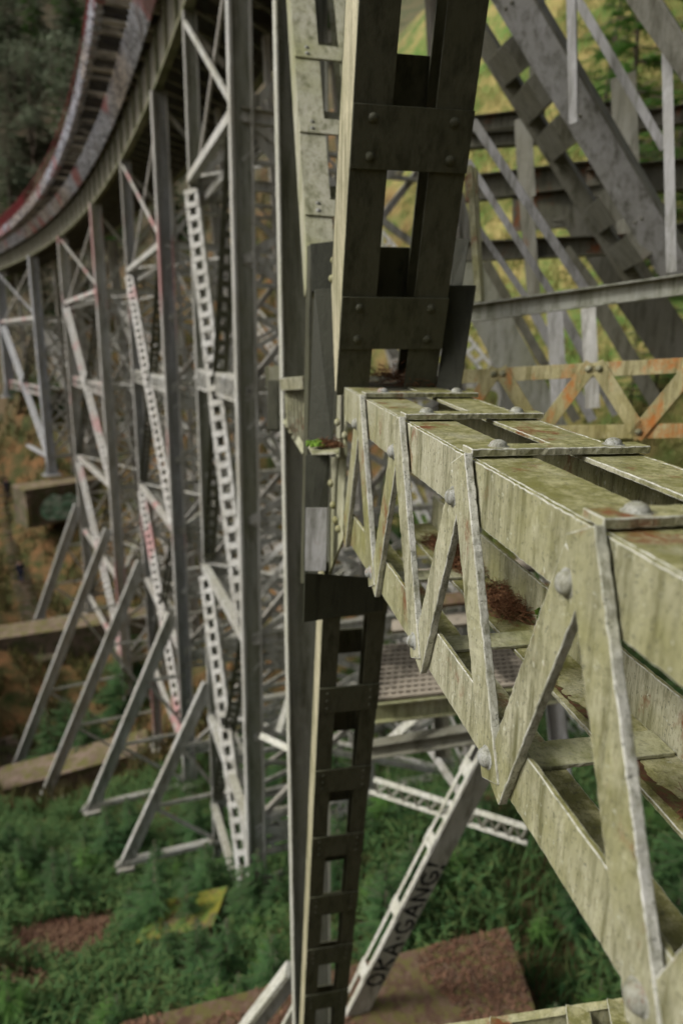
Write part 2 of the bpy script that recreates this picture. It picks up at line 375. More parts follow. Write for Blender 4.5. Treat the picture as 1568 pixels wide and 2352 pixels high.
from mathutils import noise as mnoise
def gz(x, y): 
    return float(_T([[x, y]])[0]) + mnoise.fractal(Vector((x * .12, y * .12, 3.1)), 1, 2, 4) * .45
def ghit(x, y):
    """where the sight line through x, y meets the ground"""
    d = 6.0
    while d < 120:
        p = P(x, y, d)
        if p.z < gz(p.x, p.y): return p
        d += .15
    return p
gx = np.r_[np.arange(-170, -40, 5), np.arange(-40, 40, .9), np.arange(40, 151, 5)]
gy = np.r_[np.arange(-60, 0, 3), np.arange(0, 50, .8), np.arange(50, 190, 3)]
gg = np.array([[x, y] for y in gy for x in gx]); zz = _T(gg)
mb = MB(); nx = len(gx)
mb.v = [(x, y, z + mnoise.fractal(Vector((x * .12, y * .12, 3.1)), 1, 2, 4) * .45) for (x, y), z in zip(gg, zz)]
mb.f = [(j * nx + i, j * nx + i + 1, (j + 1) * nx + i + 1, (j + 1) * nx + i) for j in range(len(gy) - 1) for i in range(nx - 1)]; mb.sm = [True] * len(mb.f)
tag(mb.build('hillside_ground', 'ground'), kind='structure')

# ------------------------------------------------------------------ near lattice girder
U = (MR @ Vector((465 - 784, 1176 - 705, F))).normalized()      # away along the girder
Wd = U.cross(ZUP).normalized()                                   # across, to the right
Vu = Wd.cross(U).normalized()                                    # up, square to the girder
T0 = P(790, 889, 3.0); H = .656; GW = .45
def G(s, w, h): return T0 - U * s + Wd * w + Vu * h              # s towards the eye, w across, h up (0 = top)
gird = thing('lattice_girder', 'pale lichen-speckled lattice girder with zigzag bars and big domed rivets, running close past the viewer', 'girder', G(2, .2, -H))
SE = 4.2
def chordL(nm, w, wdir, h, hdir, leg=.14, fl=.15, label=None, s0=0.0, s1=SE):
    m_ = MB()
    m_.rough(G(s0, w + wdir * .006, h + hdir * leg / 2), G(s1, w + wdir * .006, h + hdir * leg / 2), leg, .012, Wd)
    m_.build(nm, 'near', gird, bevel=.002, label=label)
    m_ = MB()
    m_.rough(G(s0, w + wdir * (fl / 2 + .0125), h + hdir * .006), G(s1, w + wdir * (fl / 2 + .0125), h + hdir * .006), fl, .012, Vu)
    return m_.build('chord_flange', 'near', gird, bevel=.002)
chordL('top_chord', 0, 1, 0, -1)
chordL('top_chord', GW, -1, 0, -1)
chordL('bottom_chord', 0, 1, -H, 1)
chordL('bottom_chord', GW, -1, -H, 1, label='bottom chord filled with dead pine needles', leg=.15)
sk = [.388 + .548 * k for k in range(7)]
for k, s in enumerate(sk):
    m_ = MB(); m_.rough(G(s, -.002, .015), G(s, GW + .006, .015), .062, .018, Vu, seg=.012, j=.0009)
    tp = m_.build('tie_plate', 'near', gird, bevel=.0025)
    for w in (.075, GW - .075):
        rv = MB(); rv.dome(G(s, w, .0238), Vu, .027, .005, 14, 2); rv.dome(G(s, w, .026), Vu, .0215, .0145, 14, 4); rv.build('rivet', 'rivet', tp)
    sb = s + .274
    m_ = MB(); m_.rough(G(sb, .02, -H + .019), G(sb, GW - .02, -H + .019), .09, .010, Vu, seg=.014, j=.0009)
    m_.build('bottom_tie_plate', 'brace', gird, bevel=.002)
BW = .088
def lbar(s0, h0, s1, h1, layer):
    w = -.0115 - .005 * layer
    A = G(s0, w, h0); B = G(s1, w, h1); a = (B - A).normalized()
    m_ = MB(); m_.rough(A - a * .055, B + a * .05, BW, .020, Wd, seg=.014, j=.0008)
    br = m_.build('lacing_bar', 'near', gird, bevel=.0025)
    for f_ in br.data.polygons:
        if abs(f_.normal.dot(Wd)) < .5: f_.material_index = 1
    q = (B if layer else B) - Wd * .0105
    rv = MB(); rv.dome(q, -Wd, .0265, .006, 14, 2); rv.dome(q - Wd * .003, -Wd, .021 * random.uniform(.93, 1.06), .0165, 14, 4)
    rv.build('rivet', 'rivet', br)
for k in range(-1, 7):
    s = .388 + .548 * k
    if k >= 0: lbar(s + .030, -.050, s + .274 + .032, -H + .056, 1)
    if s + .3 > 0: lbar(s + .274 + .074, -H + .050, s + .548 - .018, -.102, 0)
# litter lying on the rear bottom chord
def litter(name, label, spots, n, L=.05, r=.0011, cat='litter'):
    m_ = MB()
    for _ in range(n):
        c, ex, ey, hz = random.choice(spots)[:4]
        p0 = c + ex * random.uniform(-1, 1) + ey * random.uniform(-1, 1) + ZUP * abs(random.gauss(0, hz))
        d = (ex.normalized() * random.gauss(0, 1) + ey.normalized() * random.gauss(0, 1) + ZUP * random.gauss(0, .35)).normalized() * L * random.uniform(.5, 1)
        m1 = p0 + d * .5 + Vector([random.gauss(0, .003) for _ in range(3)])
        m_.tube([p0, m1, p0 + d], [r, r * 1.1, r * .6], 3)
    return tag(m_.build(name, 'needle'), label, cat, kind='stuff')
spots = []
for s in np.arange(.3, 3.1, .04):
    if mnoise.noise(Vector((s * 2.6 + 1.3, GW * 3 - .2, 0))) > -.02: spots.append((G(s, GW - .078, -H + .03), U * .05, Wd * .055, .014))
litter('pine_needle_litter', 'dead brown pine needles heaped in the girder bottom chord', spots, 5200, .042, .0010)
bed = MB(); ss_ = np.arange(.25, 3.1, .012); ww_ = np.arange(GW - .148, GW - .010, .0115)
def bedh(s_, w_):
    k = mnoise.noise(Vector((s_ * 2.6 + 1.3, w_ * 3, 0)))
    return max(0, (k + .06) * .09) * (1 - ((w_ - (GW - .085)) / .10) ** 2) + .004 * mnoise.noise(Vector((s_ * 60, w_ * 60, 3))) - .004
for s_ in ss_:
    for w_ in ww_: bed.v.append(tuple(G(s_, w_, -H + .013 + bedh(s_, w_))))
nw = len(ww_)
for i in range(len(ss_) - 1):
    for j in range(nw - 1): bed.f.append((i * nw + j, i * nw + j + 1, (i + 1) * nw + j + 1, (i + 1) * nw + j)); bed.sm.append(True)
tag(bed.build('needle_mulch', 'needlebed'), 'dark mulch under the pine needles in the girder', 'litter', kind='stuff')
def mossclump(c, r, n, label, ex=U, ey=Wd):
    m_ = MB()
    for _ in range(n):
        p = c + ex * random.gauss(0, r * .5) + ey * random.gauss(0, r * .4)
        m_.dome(p, (ZUP + Vector((random.gauss(0, .3), random.gauss(0, .3), 0))), r * random.uniform(.15, .3), r * random.uniform(.15, .4), 6, 2)
    o = m_.build('moss_clump', 'moss'); tag(o, label, 'moss'); return o
mossclump(P(1245, 1415, 1.62), .03, 26, 'small bright green moss clump on the needle litter in the girder')

# ------------------------------------------------------------------ transverse lattice girder, right
trg = thing('lattice_girder', 'rust-streaked yellowish lattice girder spanning crossways to the right edge', 'girder', P(1300, 990, 4.1))
TL = Line(1040, 851, 4.45, 1900, 803, 3.55)
TLB = Line(1040, 851, 4.45, 1900, 803, 3.55)
ta = (TL.B - TL.A).normalized(); tN = ta.cross(ZUP).normalized(); TH = .455
if tN.dot(VIEW(TL.A)) > 0: tN = -tN
tU = ZUP
for h in (-.0425, -TH + .0425):
    m_ = MB(); m_.box(TL.A + tU * h, TL.B + tU * h, .085, .012, tN)
    m_.box(TL.A + tU * (h + (.036 if h > -.1 else -.036)) - tN * .047, TL.B + tU * (h + (.036 if h > -.1 else -.036)) - tN * .047, .012, .08, tN)
    m_.build('chord', 'rustl', trg, bevel=.002)
Lt = (TL.B - TL.A).length; sp = .57
n0 = (TL.x(1145) - TL.A).length - sp
for k in range(6):
    for sg in (1, -1):
        s0 = n0 + k * sp + sg * .03
        s1 = s0 + sg * (sp / 2 - .03)
        if min(s0, s1) < 0 or max(s0, s1) > Lt: continue
        A = TL.A + ta * s0 - tU * .035 + tN * .012; B = TL.A + ta * s1 - tU * (TH - .04) + tN * .012; d = (B - A).normalized() * .035
        bb = MB().box(A - d, B + d, .088, .012, tN).build('lacing_bar', 'rustl', trg, bevel=.002)
        for q in (A, B): MB().dome(q + tN * .0062, tN, .021, .017, 12, 3).build('rivet', 'near', bb)

# ------------------------------------------------------------------ leaning leg overhead and its lower part
def legline(x0, k, y0, y1, v, c):
    return Line(x0 + k * y0, y0, c / (v - y0), x0 + k * y1, y1, c / (v - y1))
UL = legline(975, -.0987, -400, 905, 3700, 3.05 * 2800)
LL = legline(919, -.0744, 1330, 2640, 4100, 3.71 * 2700)
def towards(A, B, Q):
    a = (B - A).normalized(); N = a.cross(Q)
    if N.dot(VIEW((A + B) / 2)) > 0: N = -N
    return N
leg = thing('inclined_column', 'dark shaded inclined column of joined plates rising overhead above the girder end', 'bridge leg', UL.y(890))
def plated(root, ln, W_, D, fl, tops, hpx, mat, matside, th=.012, riv=.014, nr=2, backs=None, slab_mat=None):
    A, B = ln.A, ln.B; N = towards(A, B, Wd); a, Q, N = face_frame(A, B, N)
    if Q.dot(Wd) < 0: Q = -Q
    for sg in (-1, 1):
        m_ = MB(); m_.box(A + Q * sg * (W_ / 2 - fl / 2), B + Q * sg * (W_ / 2 - fl / 2), fl, th, N)
        m_.box(A + Q * sg * (W_ / 2 - fl * .38) - N * (D + th + .002), B + Q * sg * (W_ / 2 - fl * .38) - N * (D + th + .002), fl * .76, th, N)
        m_.build('rail', mat, root, bevel=.002)
        e = Q * sg * (W_ / 2 - th / 2) - N * (D / 2 + th / 2 + .001)
        MB().box(A + e, B + e, D, th, Q).build('side_web', matside, root, bevel=.002)
    for y in tops:
        p = ln.y(y); q = ln.y(y + hpx(y))
        pl = MB().box(p + N * (th + .001), q + N * (th + .001), W_ * 1.004, th, N).build('tie_plate', slab_mat or mat, root, bevel=.002)
        m_ = MB()
        for sg in (-1, 1):
            for r in range(nr):
                k = .2 + .6 * r / max(1, nr - 1)
                MB().dome(p.lerp(q, k) + Q * sg * (W_ / 2 - fl * .5) + N * (th * 1.5 + .001), N, riv, riv * .75, 12, 3).build('rivet', mat, pl)
    for y0, y1 in (backs or []):
        p = ln.y(y0); q = ln.y(y1)
        MB().box(p - N * (D + 2 * th + .003), q - N * (D + 2 * th + .003), W_ * .99, th, N).build('back_plate', mat, root, bevel=.002)
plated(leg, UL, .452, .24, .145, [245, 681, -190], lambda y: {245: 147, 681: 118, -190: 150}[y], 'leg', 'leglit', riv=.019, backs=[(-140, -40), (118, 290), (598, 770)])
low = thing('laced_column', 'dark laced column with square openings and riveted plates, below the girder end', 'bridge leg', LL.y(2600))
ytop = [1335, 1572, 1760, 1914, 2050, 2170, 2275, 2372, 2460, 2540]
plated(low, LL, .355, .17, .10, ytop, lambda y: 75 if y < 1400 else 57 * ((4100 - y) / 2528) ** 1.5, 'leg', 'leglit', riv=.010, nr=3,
       backs=[(y + (1495 - 1335 if i == 0 else (ytop[i + 1] - y) * .50), y + (1495 - 1335 + 55 if i == 0 else (ytop[i + 1] - y) * .50 + 66 * ((4100 - y) / 2528) ** 1.5)) for i, y in enumerate(ytop[:-1])])

def poly(root, name, pts, mat, t=.012, bevel=.002):
    q = [P(*p) for p in pts]; n = (q[1] - q[0]).cross(q[2] - q[0]).normalized()
    if n.dot(VIEW(q[0])) < 0: n = -n
    return MB().quadplate(q, t, n).build(name, mat, root, bevel=bevel)
gus = thing('gusset_joint', 'dark bolted gusset plates joining leg, girder and strut', 'bridge joint', P(760, 1300, 3.1))
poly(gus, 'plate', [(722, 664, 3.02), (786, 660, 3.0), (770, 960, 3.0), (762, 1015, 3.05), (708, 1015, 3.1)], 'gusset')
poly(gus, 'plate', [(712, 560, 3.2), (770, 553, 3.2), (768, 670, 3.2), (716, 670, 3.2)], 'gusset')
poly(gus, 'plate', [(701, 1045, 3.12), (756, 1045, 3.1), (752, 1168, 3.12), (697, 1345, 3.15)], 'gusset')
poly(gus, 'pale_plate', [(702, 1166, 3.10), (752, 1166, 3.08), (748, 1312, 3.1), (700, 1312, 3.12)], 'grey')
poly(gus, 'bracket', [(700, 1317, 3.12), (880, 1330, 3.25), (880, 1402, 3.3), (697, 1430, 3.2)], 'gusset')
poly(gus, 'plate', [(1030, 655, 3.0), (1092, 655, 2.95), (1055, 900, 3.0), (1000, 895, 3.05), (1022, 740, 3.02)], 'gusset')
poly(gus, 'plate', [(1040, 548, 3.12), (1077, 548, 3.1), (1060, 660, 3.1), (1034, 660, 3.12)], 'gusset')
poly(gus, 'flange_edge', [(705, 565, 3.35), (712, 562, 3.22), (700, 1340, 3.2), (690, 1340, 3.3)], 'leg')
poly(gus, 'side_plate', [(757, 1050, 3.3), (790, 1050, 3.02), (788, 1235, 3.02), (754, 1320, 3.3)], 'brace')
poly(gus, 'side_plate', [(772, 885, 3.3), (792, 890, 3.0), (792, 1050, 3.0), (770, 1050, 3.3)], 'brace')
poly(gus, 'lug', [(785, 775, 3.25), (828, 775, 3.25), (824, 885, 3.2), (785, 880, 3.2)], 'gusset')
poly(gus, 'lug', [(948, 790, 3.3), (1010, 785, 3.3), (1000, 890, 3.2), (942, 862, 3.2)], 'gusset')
m_ = MB()
for (x, y) in ((766, 598), (762, 640), (800, 962), (792, 1000), (760, 1110), (765, 1160), (770, 1195), (777, 1215), (775, 970)):
    MB().dome(P(x, y, 2.99), -Wd + Vector((0, -.5, 0)), .018, .014, 12, 3).build('rivet', 'near', gus)
m_ = MB()
sh = [P(704, 1022, 3.2), P(780, 1022, 3.12), P(778, 1044, 2.9), P(716, 1046, 2.95)]
m_.quadplate(sh, .01, ZUP); m_.build('shelf', 'brace', gus, bevel=.002)
topn = [P(800, 866, 3.5), P(1000, 858, 3.5), P(1010, 880, 3.15), P(1040, 900, 2.95), P(800, 893, 3.02)]
MB().quadplate(topn, .01, -ZUP).build('top_plate', 'brown', gus, bevel=.002)
mossclump(P(725, 1021, 3.02), .05, 40, 'bright green moss cushion on the little shelf plate')
sp2 = [(P(757, 1024, 3.03), Wd * .045, U * .05, .012)]
o = litter('pine_needle_litter', 'dead needles on the little shelf plate beside the moss', sp2, 260, .035, .0014)
sp3 = [(P(915, 868, 3.25), Wd * .12, U * .12, .02), (P(970, 880, 3.1), Wd * .08, U * .05, .012)]
litter('pine_needle_litter', 'orange-brown needles heaped where leg and girder meet', sp3, 700, .05, .0015)

# ------------------------------------------------------------------ ladder-like brace behind the leg and the plate column
br = thing('laced_strut', 'mossy pale laced strut with cross plates, left of the dark leg overhead', 'bridge strut', P(760, 600, 4.1))
BL = Line(731, -160, 4.55, 800, 640, 3.65)
Nb = towards(BL.A, BL.B, Wd)
sp_ = (BL.y(300) - BL.y(130)).length
laced(br, BL.A, BL.B, Nb, .43, .16, .15, sp_, .115, 'brace', rivets=.014, off=(BL.y(112) - BL.A).length % sp_)
pc = thing('plate_column', 'tall grey riveted plate column with a pale left flange, behind the girder end', 'bridge column', P(680, 2352, 5.5))
D1 = 5.35
c0 = P(640 + 46, -200, hd(-200, D1)); c1 = P(674 + 44, 2560, hd(2560, D1))
Nc = -Vector((0, 1, 0)) 
Nc = Vector((Wd.y, -Wd.x, 0)).normalized()
a_, Qc, Nc = face_frame(c0, c1, Nc)
if Qc.x < 0: Qc = -Qc
MB().box(c0, c1, .33, .014, Nc).build('web_plate', 'col', pc)
for sg in (-1, 1):
    e = Qc * sg * .172
    MB().box(c0 + e, c1 + e, .20, .012, Qc).build('flange', 'near_edge' if sg < 0 else 'col', pc)  # left flange: side light put into a paler paint
m_ = MB()
for k in range(110):
    m_.dome(c0.lerp(c1, k / 110) + Nc * .007 - Qc * .135, Nc, .012, .009, 6, 2)
tag(m_.build('rivet_row', 'col', pc), kind='stuff')

def member(name, label, cat, segs, mat, group=None):
    """segs: list of (part, kind, (x0,y0,d0,x1,y1,d1), width, thickness)"""
    l0 = segs[0][2]; root = thing(name, label, cat, P(l0[3], l0[4], l0[5]), group)
    for part, kind, l, w, t in segs:
        ln = Line(*l); N = -(VIEW(ln.A) + VIEW(ln.B)).normalized(); m_ = MB()
        N = (N + Vector((-.25, 0, .15))).normalized()
        if kind == 'I':
            Nh = -Vector((VIEW(ln.A).x, VIEW(ln.A).y, 0)).normalized(); ibeam(m_, ln.A, ln.B, Nh, w, t)
        elif kind == 'L': angle(m_, ln.A, ln.B, N, w, t, side=1)
        elif kind == 'R': angle(m_, ln.A, ln.B, N, w, t, side=-1)
        elif kind == 'B': m_.box(ln.A, ln.B, w, t, N)
        m_.build(part, mat, root)
    return root
member('steel_beam', 'grey steel beam crossing above the rusty lattice girder', 'beam', [('beam', 'I', (1075, 720, 4.9, 1900, 608, 3.9), .125, .10)], 'col')
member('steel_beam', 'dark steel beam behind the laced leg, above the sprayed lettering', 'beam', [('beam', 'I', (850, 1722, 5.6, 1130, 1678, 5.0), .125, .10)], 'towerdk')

# slatted end of a cross girder on the plate column
sg_ = thing('slatted_girder_end', 'pale fan of lacing bars standing against the plate column', 'girder', P(675, 1000, 5.0))
MB().box(P(652, 882, 4.95), P(704, 878, 4.85), .085, .10, Vector((0, -1, 0))).build('top_flange', 'near', sg_, bevel=.002)
for i, x in enumerate((657, 664, 671, 679, 687, 695)):
    MB().box(P(x, 895, 4.98), P(x + 4, 985 + i * 13, 4.9), .016, .05, Vector((0, -1, 0))).build('slat', 'near', sg_)
MB().box(P(657, 965, 5.05), P(702, 1040, 4.8), .05, .03, Vector((0, -1, 0))).build('bottom_flange', 'brace', sg_, bevel=.002)
db = thing('bracket_box', 'short dark bracket with a pale cap left of the plate column', 'bracket', P(628, 990, 6))
MB().box(P(628, 876, 6), P(628, 988, 6), .095, .12, Vector((0, -1, 0))).build('box', 'leg', db, bevel=.002)
MB().box(P(611, 869, 6), P(646, 866, 6), .03, .2, ZUP).build('cap', 'brace', db, bevel=.002)

# ------------------------------------------------------------------ curved deck
DH = CZ + 6.5
qs = [Vector((-3.4, 16.1)), Vector((-12.4, 35.8)), Vector((-30.9, 64.6))]
(ax, ay), (bx, by), (cx_, cy_) = qs
d_ = 2 * (ax * (by - cy_) + bx * (cy_ - ay) + cx_ * (ay - by))
CCX = ((ax**2 + ay**2) * (by - cy_) + (bx**2 + by**2) * (cy_ - ay) + (cx_**2 + cy_**2) * (ay - by)) / d_
CCY = ((ax**2 + ay**2) * (cx_ - bx) + (bx**2 + by**2) * (ax - cx_) + (cx_**2 + cy_**2) * (bx - ax)) / d_
RR = math.hypot(ax - CCX, ay - CCY); TH0 = math.atan2(ay - CCY, ax - CCX)
def D3(s, a, b_):
    """point s metres along the left girder (0 abeam of the first far pier), a outwards to the left, b up"""
    th = TH0 + s / RR; rr = RR - a
    return Vector((CCX + rr * math.cos(th), CCY + rr * math.sin(th), DH + b_))
def frame(s):
    th = TH0 + s / RR; return Vector((-math.sin(th), math.cos(th), 0)), Vector((math.cos(th), math.sin(th), 0))   # forward, rightward
S0, S1 = -46.0, 64.0
deck = thing('viaduct_deck', 'curved railway deck with graffiti fascia and red railing, sweeping away left overhead', 'viaduct deck', D3(40, 0, 0))
def sweep(name, mat, prof, step=1.0, s0=S0, s1=S1, kind=None, label=None):
    m_ = MB(); ss = np.arange(s0, s1 + .01, step); n_ = len(prof)
    for s in ss: m_.v += [tuple(D3(s, a, b_)) for a, b_ in prof]
    for i in range(len(ss) - 1):
        for k in range(n_): m_.f.append((i * n_ + k, (i + 1) * n_ + k, (i + 1) * n_ + (k + 1) % n_, i * n_ + (k + 1) % n_))
    m_.f += [tuple(range(n_))[::-1], tuple((len(ss) - 1) * n_ + k for k in range(n_))]; m_.sm = [False] * len(m_.f)
    return tag(m_.build(name, mat, deck, label=label), kind=kind)
def rect(a0, a1, b0, b1): return [(a0, b0), (a1, b0), (a1, b1), (a0, b1)]
for a in (0, -2.3):
    sweep('girder_flange', 'deckolive', rect(a - .10, a + .10, 0, .08))
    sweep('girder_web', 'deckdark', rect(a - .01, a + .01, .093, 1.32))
sweep('fascia_panel', 'graffiti', [(.24, 1.24), (.56, 2.0), (.52, 2.01), (.20, 1.25)])
sweep('walkway_edge_beam', 'deckgrey', rect(1.24, 1.40, 1.70, 2.20))
sweep('deck_boards', 'wood', rect(-3.5, .30, 2.05, 2.1))
for a in (-.5, -1.8): sweep('rail', 'brown', rect(a - .035, a + .035, 2.105, 2.25))
sweep('right_edge_beam', 'deckgrey', rect(-3.62, -3.52, 1.85, 2.1))
for b_ in (3.0, 2.55): sweep('railing_bar', 'red', rect(1.32, 1.34, b_, b_ + .03))
m_ = MB(); nst = 0
s = S0
while s < S1:
    T_, N_ = frame(s)
    nst += 1
    if s > -12 and nst % 2: MB().box(D3(s, .055, .10), D3(s, .055, 1.31), .09, .06, T_).build('web_stiffener', 'deckolive', deck)
    m_.box(D3(s, -.05, .9), D3(s, -2.25, .9), .30, .02, T_)
    m_.box(D3(s, -.05, .16), D3(s + 1.6, -2.25, .16), .10, .03, ZUP)
    s += .8
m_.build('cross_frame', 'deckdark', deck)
sl_ = []; s = S0
while s < S1:
    m_ = MB(); T_, N_ = frame(s); j = random.uniform(-.05, .05)
    m_.box(D3(s, -3.4, 1.96), D3(s, 1.26 + j * .3, 1.96), .15 + j, .13, ZUP); sl_.append((s, m_)); s += .36
vis = [q for q in sl_ if q[0] > -6][:100]
for s, m_ in vis: m_.build('sleeper', random.choice(['wood', 'wood_pale', 'wood_dark', 'wood_dark']), deck)
rest = MB()
for q in sl_:
    if q not in vis: rest.add(q[1].v, q[1].f)
tag(rest.build('sleeper', 'wood', deck), kind='stuff')
m_ = MB(); s = S0
while s < S1:
    T_, N_ = frame(s); m_.box(D3(s, 1.33, 2.1), D3(s, 1.33, 3.10), .025, .02, T_); s += .18 if (-14 < s < 9 or s > 36) else 1.3
tag(m_.build('railing_pickets', 'red', deck), kind='stuff')
m_ = MB(); s = -14.0
while s < S1:
    T_, N_ = frame(s); m_.box(D3(s, 1.20, 1.70), D3(s, 1.46, 1.72), .10, .10, ZUP); m_.box(D3(s, 1.43, 1.66), D3(s, 1.43, 2.26), .12, .06, N_); s += .54
tag(m_.build('edge_brackets', 'graffiti', deck), kind='stuff')
# ------------------------------------------------------------------ trestle piers
def vleg(x, y, D):
    """plan position under the left girder that shows at picture point x, y"""
    best = None
    for s_ in np.arange(-20, 62, .05):
        q = D3(s_, -.04, 0)
        if q.y < 6: continue
        e = abs(P(x, y, hd(y, q.y)).x - q.x) / q.y
        if best is None or e < best[0]: best = (e, q)
    return Vector((best[1].x, best[1].y, 0))
def tower(name, label, Lp, Rp, levels, zb, lw, rakes, mats, wl=(3.1, 5.0), sc=1.0, foot=True):
    """Lp, Rp: plan positions of the two legs seen on the near side; levels: heights of the cross struts, top first"""
    T_ = (Lp - Rp).normalized(); Q = T_.cross(ZUP).normalized()             # Q to the right
    if Q.x < 0: Q = -Q
    mt, md, mp = mats
    top = DH + .0
    Dm = (Lp.y, Rp.y)
    levels = [(P(a1[0], a1[1], hd(a1[1], Lp.y)).z + P(a2[0], a2[1], hd(a2[1], Rp.y)).z) / 2 for a1, a2 in levels]
    zb = (P(*zb[0], hd(zb[0][1], Rp.y)).z, P(*zb[1], hd(zb[1][1], Lp.y)).z)
    def hit(side, x, y):
        """where the sight line through x, y meets the transverse plane of a leg"""
        e_ = Vector((0, 0, CZ)); v = P(x, y, 1) - e_; o_ = (Rp, Lp)[side].copy(); o_.z = CZ
        return e_ + v * ((o_ - e_).dot(T_) / v.dot(T_))
    rakes = [(sd, P(xt, yt, hd(yt, (Rp, Lp)[sd].y)), hit(sd, fx, fy), w) for sd, xt, yt, fx, fy, w in rakes]
    def leg(side, far, z):
        b0 = Lp if side else Rp
        k = (top - z) / (top - zb[side])
        o_ = Q * ((wl[0] + (wl[1] - wl[0]) * k) if far else 0)
        return Vector((b0.x, b0.y, z)) + o_
    Nf = -T_
    root = thing(name, label, 'viaduct pier', (*((Lp + Rp) / 2).xy, zb[0]), 'steel piers under the curved deck')
    for side in (0, 1):
        for far in (0, 1):
            m_ = MB(); A = leg(side, far, zb[side]); B = leg(side, far, top - .01); w = lw[side]
            m_.box(A, B, w * .92, .03, Nf); q = Q * (w / 2)
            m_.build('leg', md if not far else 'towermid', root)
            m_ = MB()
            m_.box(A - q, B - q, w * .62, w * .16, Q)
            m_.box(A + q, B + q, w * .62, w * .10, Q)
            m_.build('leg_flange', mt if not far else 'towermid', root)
    def lad(A, B, N, W_, mat, dk=False, back=False, zig=False):
        laced(root, A, B, N, W_, .12 * sc, W_ * .27, W_ * 1.05, W_ * .42, mat, th=.014, back=back, merge=True, names=('laced_brace', ''), zig=zig)
    off = -Q * .10
    z = levels
    # right-hand half of the pier: a middle line of posts, outer raking posts and laced ties between them
    def mid(side, zz): return leg(side, 0, zz).lerp(leg(side, 1, zz), .5)
    def outr(side, zz): return leg(side, 1, zz) + Q * (.25 * max(0, z[0] - zz))
    for side in (0, 1):
        MB().box(mid(side, zb[side]), mid(side, top - .2), .14 * sc, .14 * sc, Nf).build('post', 'towermid', root)
        MB().box(outr(side, zb[side]), outr(side, z[0]), .2 * sc, .14 * sc, Nf).build('raking_post', 'tower', root)
        for i in range(len(z) - 1):
            laced(root, leg(side, 0, z[i] - .5), outr(side, z[i] - .5), Nf, .3 * sc, .1, .06, .26, .05, 'tower', merge=True, names=('transverse_girder', ''), zig=True, back=False)
            m_ = MB(); m_.box(leg(side, 1, z[i]), outr(side, z[i + 1]), .10 * sc, .06, Nf); m_.box(outr(side, z[i]), leg(side, 1, z[i + 1]), .10 * sc, .06, Nf)
            m_.box(mid(1, z[i]), mid(0, z[i + 1]), .10 * sc, .06, Q); m_.box(mid(0, z[i]), mid(1, z[i + 1]), .10 * sc, .06, Q); m_.build('sway_bracing', 'tower', root)
    for i in range(len(z) - 1):
        laced(root, outr(1, z[i]), outr(0, z[i + 1]), (-Q * .4 + Nf).normalized(), .26 * sc, .1, .06, .3, .09, 'tower', merge=True, names=('laced_brace', ''), back=False)
        MB().box(outr(1, z[i]), outr(0, z[i]), .14 * sc, .1, ZUP).build('cross_strut', 'tower', root)
    for i in range(len(z)):
        A = leg(1, 0, z[i]) + off; B = leg(0, 0, z[i]) + off
        if i == 1: laced(root, A, B, -Q, .45 * sc, .30 * sc, .08, .16 * sc, .05, mp, back=True, merge=True, names=('cross_girder', ''), zig=True)
        else: MB().box(A, B, .16 * sc, .16 * sc, ZUP).build('cross_strut', mp if i == 0 else mt, root)
        for side in (0, 1):
            A = leg(side, 0, z[i]); B = leg(side, 1, z[i])
            if i % 2: laced(root, A, B, Nf, .40 * sc, .20, .07, .36, .06, 'tower', merge=True, names=('transverse_girder', ''), zig=True, back=False)
            else: m_ = MB(); ibeam(m_, A, B, Nf, .2 * sc, .14); m_.build('transverse_strut', 'tower', root)
        A = leg(1, 1, z[i]); B = leg(0, 1, z[i]); MB().box(A, B, .14, .10, ZUP).build('cross_strut', 'towermid', root)
    zall = list(levels) 
    for i in range(len(z) - 1):
        zm = (z[i] + z[i + 1]) / 2
        for side in (0, 1):
            m_ = MB(); m_.box(leg(side, 0, zm), leg(side, 1, zm), .13 * sc, .10, ZUP)
            m_.box(leg(side, 0, z[i]), leg(side, 1, zm), .11 * sc, .06, Nf); m_.box(leg(side, 1, z[i]), leg(side, 0, zm), .11 * sc, .06, Nf)
            m_.box(leg(side, 0, zm), leg(side, 1, z[i + 1]), .11 * sc, .06, Nf); m_.box(leg(side, 1, zm), leg(side, 0, z[i + 1]), .11 * sc, .06, Nf)
            m_.build('sway_bracing', 'tower', root)
        laced(root, leg(1, 1, z[i]), leg(0, 1, z[i + 1]), (-Q * .4 + Nf).normalized(), .24 * sc, .10, .06, .30, .09, 'tower', merge=True, names=('laced_brace', ''), back=False)
        m_ = MB(); m_.box(leg(0, 0, z[i]), leg(1, 1, z[i]), .08 * sc, .06, ZUP); m_.box(leg(1, 0, z[i] + .07), leg(0, 1, z[i] + .07), .08 * sc, .06, ZUP); m_.build('level_bracing', 'tower', root)
        laced(root, leg(1, 0, z[i] - .25) + Q * .3, leg(0, 0, z[i] - .25) + Q * .3, ZUP, .28 * sc, .12, .06, .28, .06, 'tower', merge=True, names=('cross_girder', ''), zig=True, back=False)
    # light laced diagonals descend from the far leg to the near leg over two panels; dark ones cross behind
    No = -Q
    i = 0
